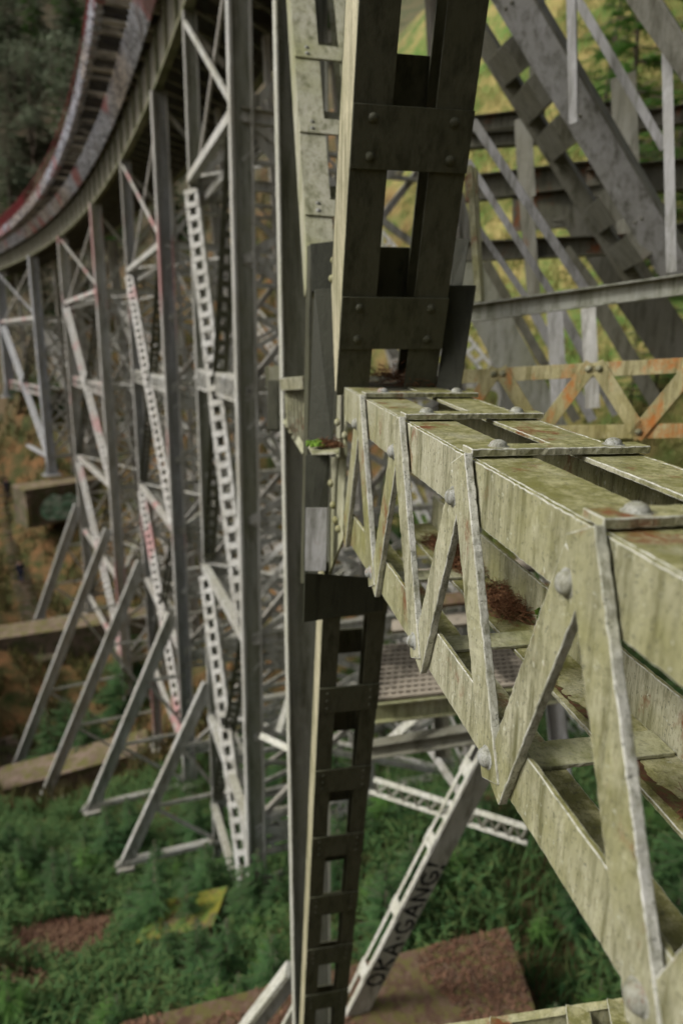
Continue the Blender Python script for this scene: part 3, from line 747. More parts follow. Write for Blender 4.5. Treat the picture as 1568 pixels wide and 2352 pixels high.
    while i + 2 < len(z):
        lad(leg(1, 0, z[i] - .2) + off * 1.2 + T_ * -.1, leg(0, 0, z[i + 2] + .2) + off * 1.2 - T_ * -.18, (No * .55 + Nf).normalized(), .30 * sc, mt)
        lad(leg(0, 0, z[i] - .2) + off * .2 + T_ * .45, leg(1, 0, z[i + 2] + .2) + off * .2 + T_ * -.1, (No * .35 + Nf).normalized(), .27 * sc, 'leg')
        lad(leg(1, 1, z[i]), leg(0, 1, z[i + 2]), (No * .5 + Nf).normalized(), .26 * sc, 'towermid')
        for side in (0, 1):
            for j_ in (i, i + 1):
                m_ = MB(); angle(m_, leg(side, 0, z[j_]), leg(side, 1, z[j_ + 1]), Nf, .11 * sc, .08); m_.build('cross_brace', 'tower', root)
                m_ = MB(); angle(m_, leg(side, 1, z[j_]) + T_ * .1, leg(side, 0, z[j_ + 1]) + T_ * .1, Nf, .11 * sc, .08); m_.build('cross_brace', 'towermid', root)
        i += 2
    m_ = MB()
    m_.box(leg(1, 0, top - .2) + off, leg(0, 0, z[0] + .1) + off, .10, .05, No); m_.build('head_brace', mt, root)
    m_ = MB(); m_.box(leg(0, 0, top - .2) + Q * .05, leg(1, 0, z[0] + .1) + Q * .05, .10, .05, No); m_.build('head_brace', 'towermid', root)
    for side in (0, 1):
        m_ = MB(); angle(m_, leg(side, 0, z[0]), leg(side, 1, top - .3), Nf, .13, .08)
        m_.build('cross_brace', 'tower', root)
        m_ = MB(); angle(m_, leg(side, 1, z[0]), leg(side, 0, top - .3), Nf, .13, .08); m_.build('cross_brace', 'towermid', root)
    for (side, A, Bft, w) in rakes:
        a2 = (A - Bft).normalized(); N2 = (Nf - a2 * Nf.dot(a2)).normalized(); m_ = MB()
        m_.box(Bft, A, w, .03, N2); q2 = a2.cross(N2)
        if q2.x > 0: q2 = -q2
        m_.box(Bft + q2 * w / 2, A + q2 * w / 2, w * .55, w * .22, q2)
        m_.build('raking_strut', 'tower', root)
        MB().box(Bft - ZUP * .06, Bft + ZUP * .05, w * 1.5, w * 1.5, Q).build('base_plate', 'towermid', root)
        MB().quadplate([Bft - Q * w + ZUP * .05, Bft + Q * w + ZUP * .05, Bft.lerp(A, .10) + Q * w * .4, Bft.lerp(A, .10) - Q * w * .4], .04, Nf).build('foot_gusset', 'tower', root)
        lz = lambda zz: leg(side, 0, zz); rk = lambda k: Bft.lerp(A, k)
        for k in (.33, .66):
            p0 = rk(k); m_ = MB(); m_.box(p0, lz(p0.z), .09 * sc, .06, Nf)
            p1 = rk(k - .33 + .02); m_.box(p0, lz(p1.z), .09 * sc, .05, Nf); m_.build('rake_brace', 'tower', root)
        m_ = MB(); m_.box(Bft + ZUP * .12, lz(Bft.z + .12), .20 * sc, .12, ZUP); m_.build('foot_beam', 'tower', root)
        Br = lz(Bft.z) + Q * (2 * (wl[0]) + (lz(Bft.z) - Bft).length * .9); Ar = leg(side, 1, A.z)
        Br.z = max(gz(Br.x, Br.y), Bft.z)
        MB().box(Br, Ar, w * .8, w * .4, N2).build('raking_strut', 'towermid', root)
    for side in (0, 1):
        for far in (0, 1):
            b_ = leg(side, far, zb[side]); m_ = MB(); w = lw[side] * 1.9
            m_.box(b_, b_ + ZUP * .10, w * 1.1, w * 1.1, Q)
            m_.quadplate([b_ - Q * w * .5 + ZUP * .1, b_ + Q * w * .5 + ZUP * .1, b_ + Q * w * .25 + ZUP * w * 1.2, b_ - Q * w * .25 + ZUP * w * 1.2], .03, Nf)
            m_.build('foot_plate', 'bluet' if mt == 'bluet' else 'tower', root)
    return root, Q, T_, leg
def lvl(pts):   # picture points on the struts -> heights
    return [sum(P(*q).z for q in row) / len(row) for row in pts]
def rake(side, x, y, D, fx, fy, fd, w): return (side, P(x, y, hd(y, D)), P(fx, fy, fd), w)
TOW = []
# nearest of the far piers
L2, R2 = vleg(466, 900, 12.6), vleg(567, 900, 10.3)
TOW.append(tower('trestle_pier', 'grey riveted pier with pale ladder-like braces, nearest one under the curved deck', L2, R2,
      [((443, 410), (508, 270)), ((455, 880), (540, 885)), ((475, 1290), (550, 1480)), ((485, 1650), (560, 1895)), ((490, 1850), (575, 2150))], ((588, 2060), (500, 1990)), (.31, .24),
      [(1, 481, 1570, 288, 1990, .28)], ('tower', 'col', 'tower')))
L3, R3 = vleg(316, 865, 22.0), vleg(394, 865, 17.9)
TOW.append(tower('trestle_pier', 'grey pier with a pink-sprayed laced brace, second under the curved deck', L3, R3,
      [((303, 615), (365, 570)), ((312, 878), (398, 868)), ((325, 1140), (390, 1185)), ((338, 1370), (410, 1440)), ((345, 1550), (415, 1680))], ((420, 1800), (350, 1720)), (.36, .33),
      [(0, 400, 1410, 212, 1860, .34), (1, 328, 1290, 98, 1850, .40)], ('pinkt', 'grey', 'tower')))
L4, R4 = vleg(170, 885, 36), vleg(247, 885, 28.4)
TOW.append(tower('trestle_pier', 'pale pier with a reddish cross girder at mid height, third under the deck', L4, R4,
      [((165, 697), (235, 665)), ((170, 885), (248, 885)), ((185, 1065), (250, 1098)), ((190, 1240), (255, 1300)), ((200, 1380), (260, 1500))], ((285, 1640), (195, 1420)), (.46, .52),
      [(0, 252, 1215, 38, 1770, .44), (1, 182, 1160, 88, 1432, .52)], ('pinkt', 'tower', 'pinkt'), wl=(2.9, 4.2), sc=1.25))
L5, R5 = vleg(19, 850, 56), vleg(98, 850, 43.6)
TOW.append(tower('trestle_pier', 'bluish white pier standing on the block sprayed mint green, farthest under the deck', L5, R5,
      [((8, 748), (92, 718)), ((15, 893), (100, 888)), ((60, 1010), (108, 1045))], ((115, 1092), (20, 912)), (.60, .72), [], ('bluet', 'bluet', 'pinkt'), wl=(2.9, 3.4), sc=1.6))

# pier footings
def block(name, label, A, B, w, h, mat='concrete', cat='foundation', side='concrete_side', up=None):
    """long concrete block whose top runs from A to B"""
    a = (B - A); a.z = 0; a.normalize(); q = Vector((-a.y, a.x, 0)) * w / 2
    m_ = MB(); o_ = ZUP * h
    root = thing(name, label, cat, (A + B) / 2 - o_)
    m_.add([A - q - o_, A + q - o_, B + q - o_, B - q - o_, A - q, A + q, B + q, B - q], [(0, 3, 2, 1), (0, 1, 5, 4), (1, 2, 6, 5), (2, 3, 7, 6), (3, 0, 4, 7), (4, 5, 6, 7)])
    m_.build('body', side, root)
    m_ = MB(); k = .04
    A2 = A - a * k; B2 = B + a * k; q2 = q * (1 + 2 * k / w)
    m_.quadplate([A2 - q2, A2 + q2, B2 + q2, B2 - q2], .07, ZUP); m_.build('top_course', mat, root, bevel=.015)
    return root
block('pier_footing', 'long brown concrete footing along the left edge under the white raking struts', P(-30, 1800, 32.6), P(340, 1700, 34.5), 2.0, 2.4)
block('pier_footing', 'pale-topped concrete footing jutting from the slope at the left edge, upper of two', P(-60, 1462, 42.0), P(420, 1395, 46), 2.2, 3.0)
bf = block('pier_footing', 'concrete footing block sprayed with mint green graffiti', P(42, 1122, 52.0), P(215, 1095, 56.0), 2.6, 2.9)
gp = [P(70, 1128, 43.0), P(135, 1118, 44), P(140, 1200, 44), P(95, 1212, 43.2), P(68, 1180, 43.0)]
a_ = (P(215, 1095, 56.0) - P(42, 1122, 52.0)); a_.z = 0; a_.normalize(); q_ = Vector((a_.y, -a_.x, 0)); 
A_ = P(42, 1122, 52.0) + q_ * 1.302
MB().quadplate([A_ + a_ * x + ZUP * z for x, z in ((1.1, -2.1), (1.5, -2.5), (3.1, -2.6), (3.9, -1.9), (4.0, -1.0), (3.4, -.6), (2.7, -.75), (2.1, -.5), (1.4, -.9), (1.0, -1.5))], .012, q_).build('graffiti', 'teal', bf)
for (x, z0, z1, w) in ((.1, -2.6, -.35, .3), (4.1, -2.6, -.3, .25)):
    MB().box(A_ + a_ * x + ZUP * z0 + q_ * .12, A_ + a_ * x + ZUP * z1 + q_ * .12, w, .22, q_).build('pilaster', 'concrete', bf)
def onz(x, y, z):
    u = P(x, y, 1) - Vector((0, 0, CZ)); return u * ((z - CZ) / u.z) + Vector((0, 0, CZ))
zs_ = P(1150, 2130, 10).z; cs_ = [onz(x, y, zs_) for x, y in ((285, 2350), (1157, 2130), (1245, 2390), (330, 2720))]
sb_ = thing('pier_footing', 'broad reddish concrete footing strewn with leaves at the bottom of the view', 'foundation', cs_[1] - ZUP * 2)
MB().quadplate([c_ - ZUP * 2 for c_ in cs_], 1.93, ZUP).build('body', 'concrete_side', sb_)
cc_ = sum(cs_, Vector()) / 4
MB().quadplate([cc_ + (c_ - cc_) * 1.02 - ZUP * .069 for c_ in cs_], .069, ZUP).build('top_course', 'slabtop', sb_, bevel=.015)
block('pier_footing', 'mossy footing corner half swallowed by saplings', ghit(345, 2175) + ZUP * .55, ghit(505, 2138) + ZUP * .55, .9, 1.2, mat='mosstop')

# ------------------------------------------------------------------ laced strut with the sprayed letters
gr = thing('laced_strut', 'white slotted strut sprayed with black letters, leaning up from the concrete footing', 'bridge strut', P(800, 2340, 8.9))
GL = Line(1105, 1700, 7.6, 775, 2345, 8.75)
a = (GL.B - GL.A).normalized(); 
Nl = (-Vector((VIEW(GL.at(.5)).x, VIEW(GL.at(.5)).y, VIEW(GL.at(.5)).z))); Nl = (Nl + Vector((-1.7, 0, .25))).normalized()
a, Ql, Nl = face_frame(GL.A, GL.B, Nl)
if Ql.x < 0: Ql = -Ql       # towards the right of the picture
SWd, FWd = .17, .30
A, B = GL.A, GL.B; L = (B - A).length
for sg in (-1, 1): MB().box(A + Ql * sg * (SWd / 2 - .022), B + Ql * sg * (SWd / 2 - .022), .044, .014, Nl).build('rail', 'near_edge', gr)
MB().box(A - Nl * .12, B - Nl * .12, SWd - .03, .01, Nl).build('inner_web', 'leg', gr)
k = .28
while k < L:
    MB().box(A + a * k + Nl * .012, A + a * (k + .2) + Nl * .012, SWd + .01, .012, Nl).build('tie_plate', 'near_edge', gr); k += 1.05
# wide side face towards the viewer
Fn = (Ql * 1.0).normalized()
# it faces right / towards the eye
pA = A + Ql * (SWd / 2 + .008); pB = B + Ql * (SWd / 2 + .008)
Wf = -Nl
MB().box(pA + Wf * FWd / 2, pB + Wf * FWd / 2, FWd, .016, Fn).build('side_plate', 'tower', gr)
MB().box(pA + Wf * FWd - Ql * SWd / 2, pB + Wf * FWd - Ql * SWd / 2, SWd, .012, Nl).build('back_plate', 'grey', gr)
sta = GL.y(2250); en = GL.y(1960)
def arc(cx, cy, rx, ry, a0, a1, n=14): return [(cx + rx * math.cos(R(a0 + (a1 - a0) * i / n)), cy + ry * math.sin(R(a0 + (a1 - a0) * i / n))) for i in range(n + 1)]
GLY = [[arc(.45, .5, .33, .46, 80, 450)], [[(.12, 1.0), (.18, .02)], [(.72, .98), (.2, .48), (.80, .04)]], [[(.05, .02), (.42, 1.0), (.74, .0)], [(.12, .36), (.74, .40)]], [arc(.2, .5, .05, .05, 0, 360, 8)],
       [arc(.46, .5, .36, .46, 50, 330) + [(.78, .46), (.44, .44)]], [[(.05, .0), (.40, 1.0), (.76, .03)], [(.14, .32), (.70, .36)]], [[(.10, .0), (.12, .98), (.66, .05), (.72, 1.0)]], [arc(.46, .5, .36, .46, 50, 330) + [(.78, .48), (.42, .44)]], [[(.20, 1.05), (.16, .34)], arc(.15, .06, .05, .05, 0, 360, 8)]]
WID = [.9, .86, .82, .42, .9, .84, .84, .9, .4]
ex = -a; ez = Fn; ey = ez.cross(ex)
base = sta + Ql * (SWd / 2 + .0165) + Wf * FWd * .5; Lt_ = (en - sta).length
g_ = gr.location
rl_ = random.Random(11); pen = 0; tot = sum(WID)
for gi, (gl, wd_) in enumerate(zip(GLY, WID)):
    m_ = MB(); dy = rl_.uniform(-.06, .06); sk_ = rl_.uniform(-.12, .12); hs_ = rl_.uniform(.88, 1.02)
    for stroke in gl:
        pts_ = []
        for j in range(len(stroke) - 1):
            for k in range(4):
                x = stroke[j][0] + (stroke[j + 1][0] - stroke[j][0]) * k / 4; y = stroke[j][1] + (stroke[j + 1][1] - stroke[j][1]) * k / 4; pts_.append((x, y))
        pts_.append(stroke[-1]); n_p = len(pts_)
        P3 = [base + ex * ((pen + x * .95 + sk_ * (y - .5)) / tot * Lt_) + ey * (((y - .5) * hs_ + dy) * FWd * .80) for x, y in pts_]
        for i in range(n_p):
            d_3 = (P3[min(i + 1, n_p - 1)] - P3[max(0, i - 1)]).normalized(); w_3 = d_3.cross(ez) * (.021 + .006 * math.sin(i * .9 + gi) + rl_.gauss(0, .0015))
            m_.v += [tuple(P3[i] - w_3 + ez * (.0012 + .0004 * gi)), tuple(P3[i] + w_3 + ez * (.0012 + .0004 * gi))]
        k0 = len(m_.v) - 2 * n_p
        for i in range(n_p - 1): m_.f.append((k0 + 2 * i, k0 + 2 * i + 2, k0 + 2 * i + 3, k0 + 2 * i + 1)); m_.sm.append(False)
    m_.build('sprayed_letter', 'black', gr); pen += wd_
MB().box(B, B + ZUP * -.12, .6, .6, Ql).build('foot_plate', 'grey', gr)
rk = thing('raking_strut', 'grey strut leaning out left from the foot of the plate column', 'bridge strut', P(540, 2420, 8.5))
kk = Line(530, 2430, 7.8, 682, 2235, 7.0); MB().box(kk.A, kk.B, .16, .03, Vector((.2, -1, .3))).build('face_plate', 'grey', rk)
qv = (kk.B - kk.A).cross(Vector((0, -1, 0))).normalized()
MB().box(kk.A + Vector((-.09, 0, .05)), kk.B + Vector((-.09, 0, .05)), .05, .16, Vector((.2, -1, .3))).build('flange', 'near_edge', rk)
kk = Line(620, 2420, 7.6, 685, 2300, 6.9); MB().box(kk.A, kk.B, .07, .05, Vector((.2, -1, .3))).build('brace', 'near_edge', rk)

# low crossing lattice behind the strut
ll = thing('lattice_tie', 'thin white lattice tie crossing low behind the sprayed strut', 'bridge tie', P(1160, 1900, 8.8))
for (l, w) in (((860, 1790, 9.6, 1210, 1900, 8.6), .07), ((850, 1818, 9.8, 1210, 1936, 8.8), .06)):
    q = Line(*l); MB().box(q.A, q.B, w, .05, Vector((-.2, -1, .6))).build('chord', 'near_edge', ll)
qa = Line(860, 1793, 9.6, 1210, 1903, 8.6); qb = Line(850, 1815, 9.8, 1210, 1933, 8.8); m_ = MB()
for i in range(12):
    k = i / 12; m_.box(qa.at(k), qb.at(min(1, k + .045)), .035, .03, Vector((0, -1, .5))); m_.box(qb.at(min(1, k + .045)), qa.at(min(1, k + .085)), .035, .03, Vector((0, -1, .5)))
m_.build('lacing', 'near_edge', ll)

# grating platform
gp_ = thing('grating_platform', 'brownish perforated walkway grating glimpsed between the lacing bars', 'platform', P(1060, 1620, 5.6))
c = [P(872, 1606, 5.3), P(1260, 1560, 4.9), P(1250, 1475, 6.0), P(885, 1490, 6.4)]
zf = sum(q.z for q in c) / 4
def onz(x, y, z):
    u = P(x, y, 1) - Vector((0, 0, CZ)); return u * ((z - CZ) / u.z) + Vector((0, 0, CZ))
c = [onz(860, 1606, zf), onz(1280, 1562, zf), onz(1250, 1462, zf), onz(880, 1486, zf)]
m_ = MB(); nU, nV = 26, 11
for i in range(nU + 1):
    k = i / nU; m_.box(c[0].lerp(c[1], k), c[3].lerp(c[2], k), .016, .02, ZUP)
for i in range(nV + 1):
    k = i / nV; m_.box(c[0].lerp(c[3], k) + ZUP * .004, c[1].lerp(c[2], k) + ZUP * .004, .045, .02, ZUP)
m_.build('grating', 'wood', gp_)
m_ = MB(); ibeam(m_, c[0] - ZUP * .1, c[1] - ZUP * .1, Vector((0, -1, 0)), .16, .10); m_.build('edge_beam', 'brace', gp_)
m_ = MB(); ibeam(m_, c[3] - ZUP * .1, c[2] - ZUP * .1, Vector((0, -1, 0)), .14, .10); m_.build('edge_beam', 'towerdk', gp_)
for (ya, yb, mt_) in ((1330, 1290, 'wood'), (1392, 1350, 'slabtop'), (1440, 1400, 'wood')):
    q = Line(900, ya, 6.6, 1300, yb, 6.3); MB().box(q.A, q.B, .13, .05, Vector((0, -.6, 1))).build('plank', mt_, gp_)

# ------------------------------------------------------------------ girder across the bottom right corner
bg = thing('plated_girder', 'pale girder with wide tie plates cutting across the bottom right corner', 'girder', P(1300, 2380, 2.9))
q = Line(960, 2372, 3.15, 1700, 2262, 2.75); zz_ = q.A.z; m_ = MB()
a = (q.B - q.A).normalized(); pq = a.cross(ZUP).normalized()
if pq.y > 0: pq = -pq
m_.rough(q.A, q.B, .03, .014, Vector((0, -.5, 1)), seg=.05); m_.box(q.A - ZUP * .07, q.B - ZUP * .07, .12, .012, pq); m_.build('chord', 'near', bg)
MB().box(q.A + pq * .2 - ZUP * .14, q.B + pq * .2 - ZUP * .14, .36, .01, ZUP).build('bottom_plate', 'leg', bg)
m_ = MB(); m_.box(q.A + pq * .42, q.B + pq * .42, .12, .012, ZUP); m_.build('chord', 'near', bg)
for x in (1020, 1150, 1325, 1420, 1560):
    p = q.x(x); MB().rough(p + pq * .0 + ZUP * .0085, p + pq * .45 + ZUP * .0085, .10, .010, ZUP, j=.0006).build('tie_plate', 'near', bg, bevel=.002)

# ------------------------------------------------------------------ right-hand trusses
Rz = lambda x, y: (993.9 + .3662 * x, .3662 * y)     # coordinates read off an enlarged crop
def RL(x0, y0, d0, x1, y1, d1): 
    a0, b0 = Rz(x0, y0); a1, b1 = Rz(x1, y1); return (a0, b0, d0, a1, b1, d1)
bd = thing('plated_diagonal', 'broad grey riveted diagonal slanting down across the upper right', 'bridge diagonal', P(1540, 620, 6.9))
q = Line(1140, -60, 5.9, 1556, 636, 6.8); Nn = -(VIEW(q.A) + VIEW(q.B)).normalized()
a, Qn, Nn = face_frame(q.A, q.B, (Nn + Vector((-.55, 0, .1))).normalized())
if Qn.x < 0: Qn = -Qn
MB().box(q.A, q.B, .29, .014, Nn).build('face_plate', 'grey', bd, bevel=.002)
q_b = q
MB().box(q.A + Qn * .15 - Nn * .09, q.B + Qn * .15 - Nn * .09, .18, .014, Qn).build('side_plate', 'towerdk', bd, bevel=.002)
m_ = MB(); L = (q.B - q.A).length; k = .25
while k < L:
    for s_ in (-.02, .05): m_.dome(q.A + a * k + Qn * s_ + Nn * .007 - Qn * .06, Nn, .016, .011, 8, 2)
    k += 1.12
m_.build('rivet_pair', 'towerdk', bd)
dl = thing('laced_diagonal', 'dark rail tied by box plates to the broad grey diagonal in front of it', 'bridge diagonal', P(1450, 620, 8))
q2 = Line(*RL(150, -20, 6.9, 1330, 1870, 8.0)); n2_ = (Nn + Vector((-.2, -.3, -.2))).normalized()
MB().box(q2.A, q2.B, .19, .10, n2_).build('rail', 'towerdk', dl, bevel=.003)
for (x0, y0), (x1, y1) in (((440, 425), (560, 310)), ((590, 670), (700, 540)), ((745, 905), (850, 800)), ((1040, 1360), (1150, 1270)), ((1190, 1600), (1320, 1510))):
    k_ = (y0 + 20) / 1890.; A_1 = P(*Rz(x0, y0), 6.9 + 1.1 * k_); B_1 = P(*Rz(x1, y1), 6.15 + .7 * k_)
    MB().box(A_1, B_1, .30, .20, (q.B - q.A).cross(B_1 - A_1)).build('box_plate', 'towerdk', dl, bevel=.003)
member('upright', 'light channel upright ending on the broad grey diagonal', 'bridge upright', [('channel', 'R', RL(862, -90, 5.9, 878, 775, 6.1), .075, .05)], 'grey')
member('upright', 'tall grey angle upright near the right edge above the steel beam', 'bridge upright', [('angle', 'L', RL(1462, 170, 5.2, 1494, 1710, 5.3), .075, .07)], 'grey')
member('upright', 'pale double angle upright hanging right beside the dark leaning leg', 'bridge upright', [('angle', 'R', RL(225, 1040, 4.9, 283, 1890, 4.9), .045, .05), ('angle', 'B', RL(262, 1060, 5.0, 305, 1890, 5.0), .03, .05)], 'near')
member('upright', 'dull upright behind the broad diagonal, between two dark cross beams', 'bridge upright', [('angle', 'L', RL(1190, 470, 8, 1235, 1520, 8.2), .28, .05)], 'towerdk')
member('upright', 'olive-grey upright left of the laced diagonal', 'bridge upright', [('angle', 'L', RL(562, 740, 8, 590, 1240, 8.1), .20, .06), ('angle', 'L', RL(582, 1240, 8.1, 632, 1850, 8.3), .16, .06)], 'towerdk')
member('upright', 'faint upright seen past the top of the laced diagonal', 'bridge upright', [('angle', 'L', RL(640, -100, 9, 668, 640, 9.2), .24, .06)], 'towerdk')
member('thin_diagonal', 'thin grey angle slanting from the top towards the right edge upright', 'bridge diagonal', [('angle', 'L', RL(870, -60, 6.2, 1450, 930, 6.2), .075, .05)], 'grey')
member('thin_diagonal', 'long slim angle slanting from the dark leg down to the steel beam, uppermost of three', 'bridge diagonal', [('angle', 'L', RL(250, 760, 5.6, 1010, 1900, 5.8), .07, .04)], 'grey')
member('thin_diagonal', 'slim angle slanting from the dark leg down to the steel beam, middle of three', 'bridge diagonal', [('angle', 'L', RL(215, 1010, 5.6, 780, 1900, 5.7), .055, .04)], 'grey')
member('thin_diagonal', 'slim pale angle slanting from the dark leg down to the steel beam, lowest of three', 'bridge diagonal', [('angle', 'L', RL(255, 1390, 5.3, 600, 1890, 5.3), .045, .04)], 'grey')
member('corner_diagonal', 'thick dark diagonal with a yellow-green edge in the top right corner', 'bridge diagonal', [('face', 'B', RL(1270, -60, 5.0, 1700, 560, 5.0), .16, .05), ('edge', 'B', RL(1385, -60, 4.95, 1800, 600, 4.95), .022, .10)], 'towerdk')
cb = lambda lab, *a_: member('cross_beam', lab, 'beam', *a_)
cb('upper dark twin cross beam behind the diagonals on the right', [('beam', 'I', RL(200, 790, 10.5, 700, 735, 10.2), .22, .2), ('beam', 'I', RL(1000, 715, 10.2, 1180, 675, 10), .20, .2)], 'brown')
cb('second dark cross beam just below the twin one', [('beam', 'I', RL(200, 890, 10.2, 680, 855, 10), .20, .2)], 'brown')
cb('dark beam running to the right edge below the first upright', [('beam', 'I', RL(1080, 800, 9.5, 1700, 700, 9), .22, .2)], 'brown')
cb('heavy brown cross beam stained with rust, halfway up the right side', [('beam', 'I', RL(200, 1190, 8.8, 1040, 1090, 8.6), .30, .2), ('beam', 'I', RL(960, 1160, 8.6, 1700, 1085, 8.3), .34, .22)], 'brown')
cb('brown cross beam lower down, just above the steel beam', [('beam', 'I', RL(200, 1580, 8.4, 1380, 1525, 8.2), .22, .2), ('beam', 'I', RL(1250, 1545, 8.2, 1700, 1395, 8), .14, .2)], 'brown')
gpz = thing('gusset_plate', 'brownish rivet-dotted gusset plate between two cross beams', 'bridge plate', P(*Rz(690, 1440), 8.7))
MB().quadplate([P(*Rz(*v), 8.7) for v in ((500, 1190), (870, 1160), (890, 1425), (500, 1450))], .03, Vector((0, 1, 0))).build('plate', 'brown', gpz)
m_ = MB()
for i in range(6): m_.dome(P(*Rz(760 + 22 * (i % 3), 1380 + 35 * (i // 3)), 8.68), Vector((0, -1, 0)), .02, .014, 8, 2)
m_.build('rivet_rows', 'towerdk', gpz)
wd = thing('plated_diagonal', 'wide dull plate diagonal passing under the brown cross beams', 'bridge diagonal', P(*Rz(1150, 1850), 9.4))
q = Line(*RL(800, 1130, 9.2, 1560, 2260, 9.6)); MB().box(q.A, q.B, .56, .03, Vector((-.3, -1, .1))).build('face_plate', 'towerdk', wd)
wd = thing('plated_diagonal', 'wide dull plate diagonal leaning beside the end of the rusty lattice girder', 'bridge diagonal', P(*Rz(500, 2500), 9.4))
q = Line(*RL(180, 1640, 9.2, 760, 2760, 9.8)); MB().box(q.A, q.B, .50, .03, Vector((-.3, -1, .1))).build('face_plate', 'col', wd)
for l, lab, w, mm in ((RL(330, 1640, 7.5, 900, 2640, 8), 'slim dark diagonal crossing behind the lattice girder, first from the left', .10, 'towerdk'),
               (RL(610, 1920, 7.5, 1000, 2640, 7.8), 'slim dark diagonal crossing behind the lattice girder, second from the left', .10, 'grey'),
               (RL(790, 1930, 7.5, 1150, 2600, 7.8), 'slim grey diagonal crossing behind the lattice girder, third from the left', .10, 'grey'),
               (RL(960, 1780, 7.9, 1420, 2560, 8.2), 'dark channel diagonal crossing behind the lattice girder, fourth from the left', .17, 'towerdk'),
               (RL(830, 1560, 7.4, 1010, 1800, 7.5), 'short dark diagonal stub with a pale edge above the steel beam', .10, 'towerdk')):
    member('thin_diagonal', lab, 'bridge diagonal', [('angle', 'L', l, w, .06)], mm)
member('upright', 'bright-edged upright dropping below the steel beam to the lattice girder', 'bridge upright', [('angle', 'L', RL(972, 1930, 6.3, 1000, 2560, 6.4), .13, .06)], 'tower')
member('upright', 'grey upright below the steel beam, left of the bright-edged one', 'bridge upright', [('angle', 'L', RL(762, 1950, 7, 790, 2560, 7.1), .16, .06)], 'grey')
# lower right: a far column of the neighbouring pier behind the girder
member('upright', 'smooth grey column seen low behind the near lacing bars', 'bridge upright', [('face', 'I', (1268, 1560, 7.5, 1306, 1930, 7.9), .20, .16)], 'grey')
member('upright', 'short grey post standing in the needles view between two lacing bars', 'bridge upright', [('face', 'I', (1006, 1380, 8.5, 1016, 1740, 8.9), .20, .16)], 'towerdk')
# ------------------------------------------------------------------ dim lower bracing under the near pier
rng = random.Random(3)
for l, lab, mm in (((870, 1720, 9.5, 1010, 1600, 9), 'pale thin brace rising right behind the laced leg, low down', 'near_edge'),
                   ((905, 1600, 9.5, 1075, 1850, 9), 'pale thin brace falling right behind the laced leg, low down', 'tower'),
                   ((640, 1680, 11, 668, 1590, 11), 'short pale brace left of the plate column, low down', 'near_edge'),
                   ((600, 1690, 11, 668, 1722, 10.5), 'pale tie sloping into the plate column from the left', 'near_edge'),
                   ((600, 1300, 13, 662, 1240, 13), 'pale cross brace left of the plate column at its middle', 'tower'),
                   ((600, 1370, 13, 662, 1280, 13), 'second pale cross brace left of the plate column at its middle', 'tower')):
    member('thin_brace', lab, 'bridge brace', [('bar', 'B', l, .10, .05)], mm)

# ------------------------------------------------------------------ vegetation
def conifer(name, h, spread, n_whorl, per, mat, seed, trunk_r=.06, leafk=1.0, drop=.25):
    rg = random.Random(seed); t_ = MB(); n_ = MB()
    t_.tube([Vector((0, 0, -.3)), Vector((rg.gauss(0, .02), rg.gauss(0, .02), h * .5)), Vector((0, 0, h))], [trunk_r, trunk_r * .6, .01], 7)
    for i in range(n_whorl):
        k = i / (n_whorl - 1); z = h * (.10 + .88 * k); ln = spread * (1 - k) ** .8 * rg.uniform(.7, 1.1) + .06 * h
        for j in range(per):
            th = rg.uniform(0, 6.283); l = ln * rg.uniform(.6, 1.1)
            d = Vector((math.cos(th), math.sin(th), rg.uniform(-drop, .15)))
            b0 = Vector((0, 0, z)); b1 = b0 + d * l
            t_.tube([b0, b0.lerp(b1, .5) + Vector((0, 0, .03 * l)), b1], [.012 * h / 4, .008 * h / 4, .003], 3)
            nl = int(13 * leafk)
            for q in range(nl):
                u = (q + .5) / nl; c_ = b0.lerp(b1, .15 + .85 * u) + Vector((0, 0, -drop * .2 * l * u))
                for sg in (-1, 1):
                    s_ = Vector((-d.y, d.x, 0)).normalized() * sg * l * .30 * (1.1 - u) * rg.uniform(.6, 1.3) + d * l * .12 + Vector((0, 0, rg.uniform(-.35, .1) * l * .2))
                    w_ = d.normalized() * l * .035 * rg.uniform(.7, 1.5); tip = c_ + s_
                    z_ = Vector((0, 0, .012 * l))
                    n_.add([c_ - w_, c_ + w_, tip + w_ * .2 - z_, tip - w_ * .2 - z_], [(0, 1, 2, 3)])
    return t_, n_
def makeproto(kind, t_, n_, mat):
    mt = t_.build('trunk', 'bark'); mn = n_.build('crown', mat)
    return mt, mn
protos = {}
def getp(key, **kw):
    t_, n_ = conifer(key, **kw); mt, mn = makeproto(key, t_, n_, kw['mat']); me = (mt.data, mn.data)
    bpy.data.objects.remove(mt); bpy.data.objects.remove(mn); protos[key] = me
getp('spruce_a', h=12, spread=2.8, n_whorl=26, per=6, mat='needles', seed=1, trunk_r=.16)
getp('spruce_b', h=10, spread=2.4, n_whorl=22, per=6, mat='needles', seed=2, trunk_r=.14)
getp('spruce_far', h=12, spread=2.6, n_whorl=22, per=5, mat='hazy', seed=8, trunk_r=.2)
getp('larch', h=11, spread=2.2, n_whorl=20, per=5, mat='needles2', seed=3, trunk_r=.13, leafk=.8)
getp('sap_a', h=2.2, spread=.9, n_whorl=12, per=6, mat='needles', seed=4, trunk_r=.03)
getp('sap_b', h=1.7, spread=.8, n_whorl=10, per=6, mat='needles2', seed=5, trunk_r=.025)
getp('sap_c', h=2.8, spread=1.1, n_whorl=14, per=6, mat='needles', seed=6, trunk_r=.035)
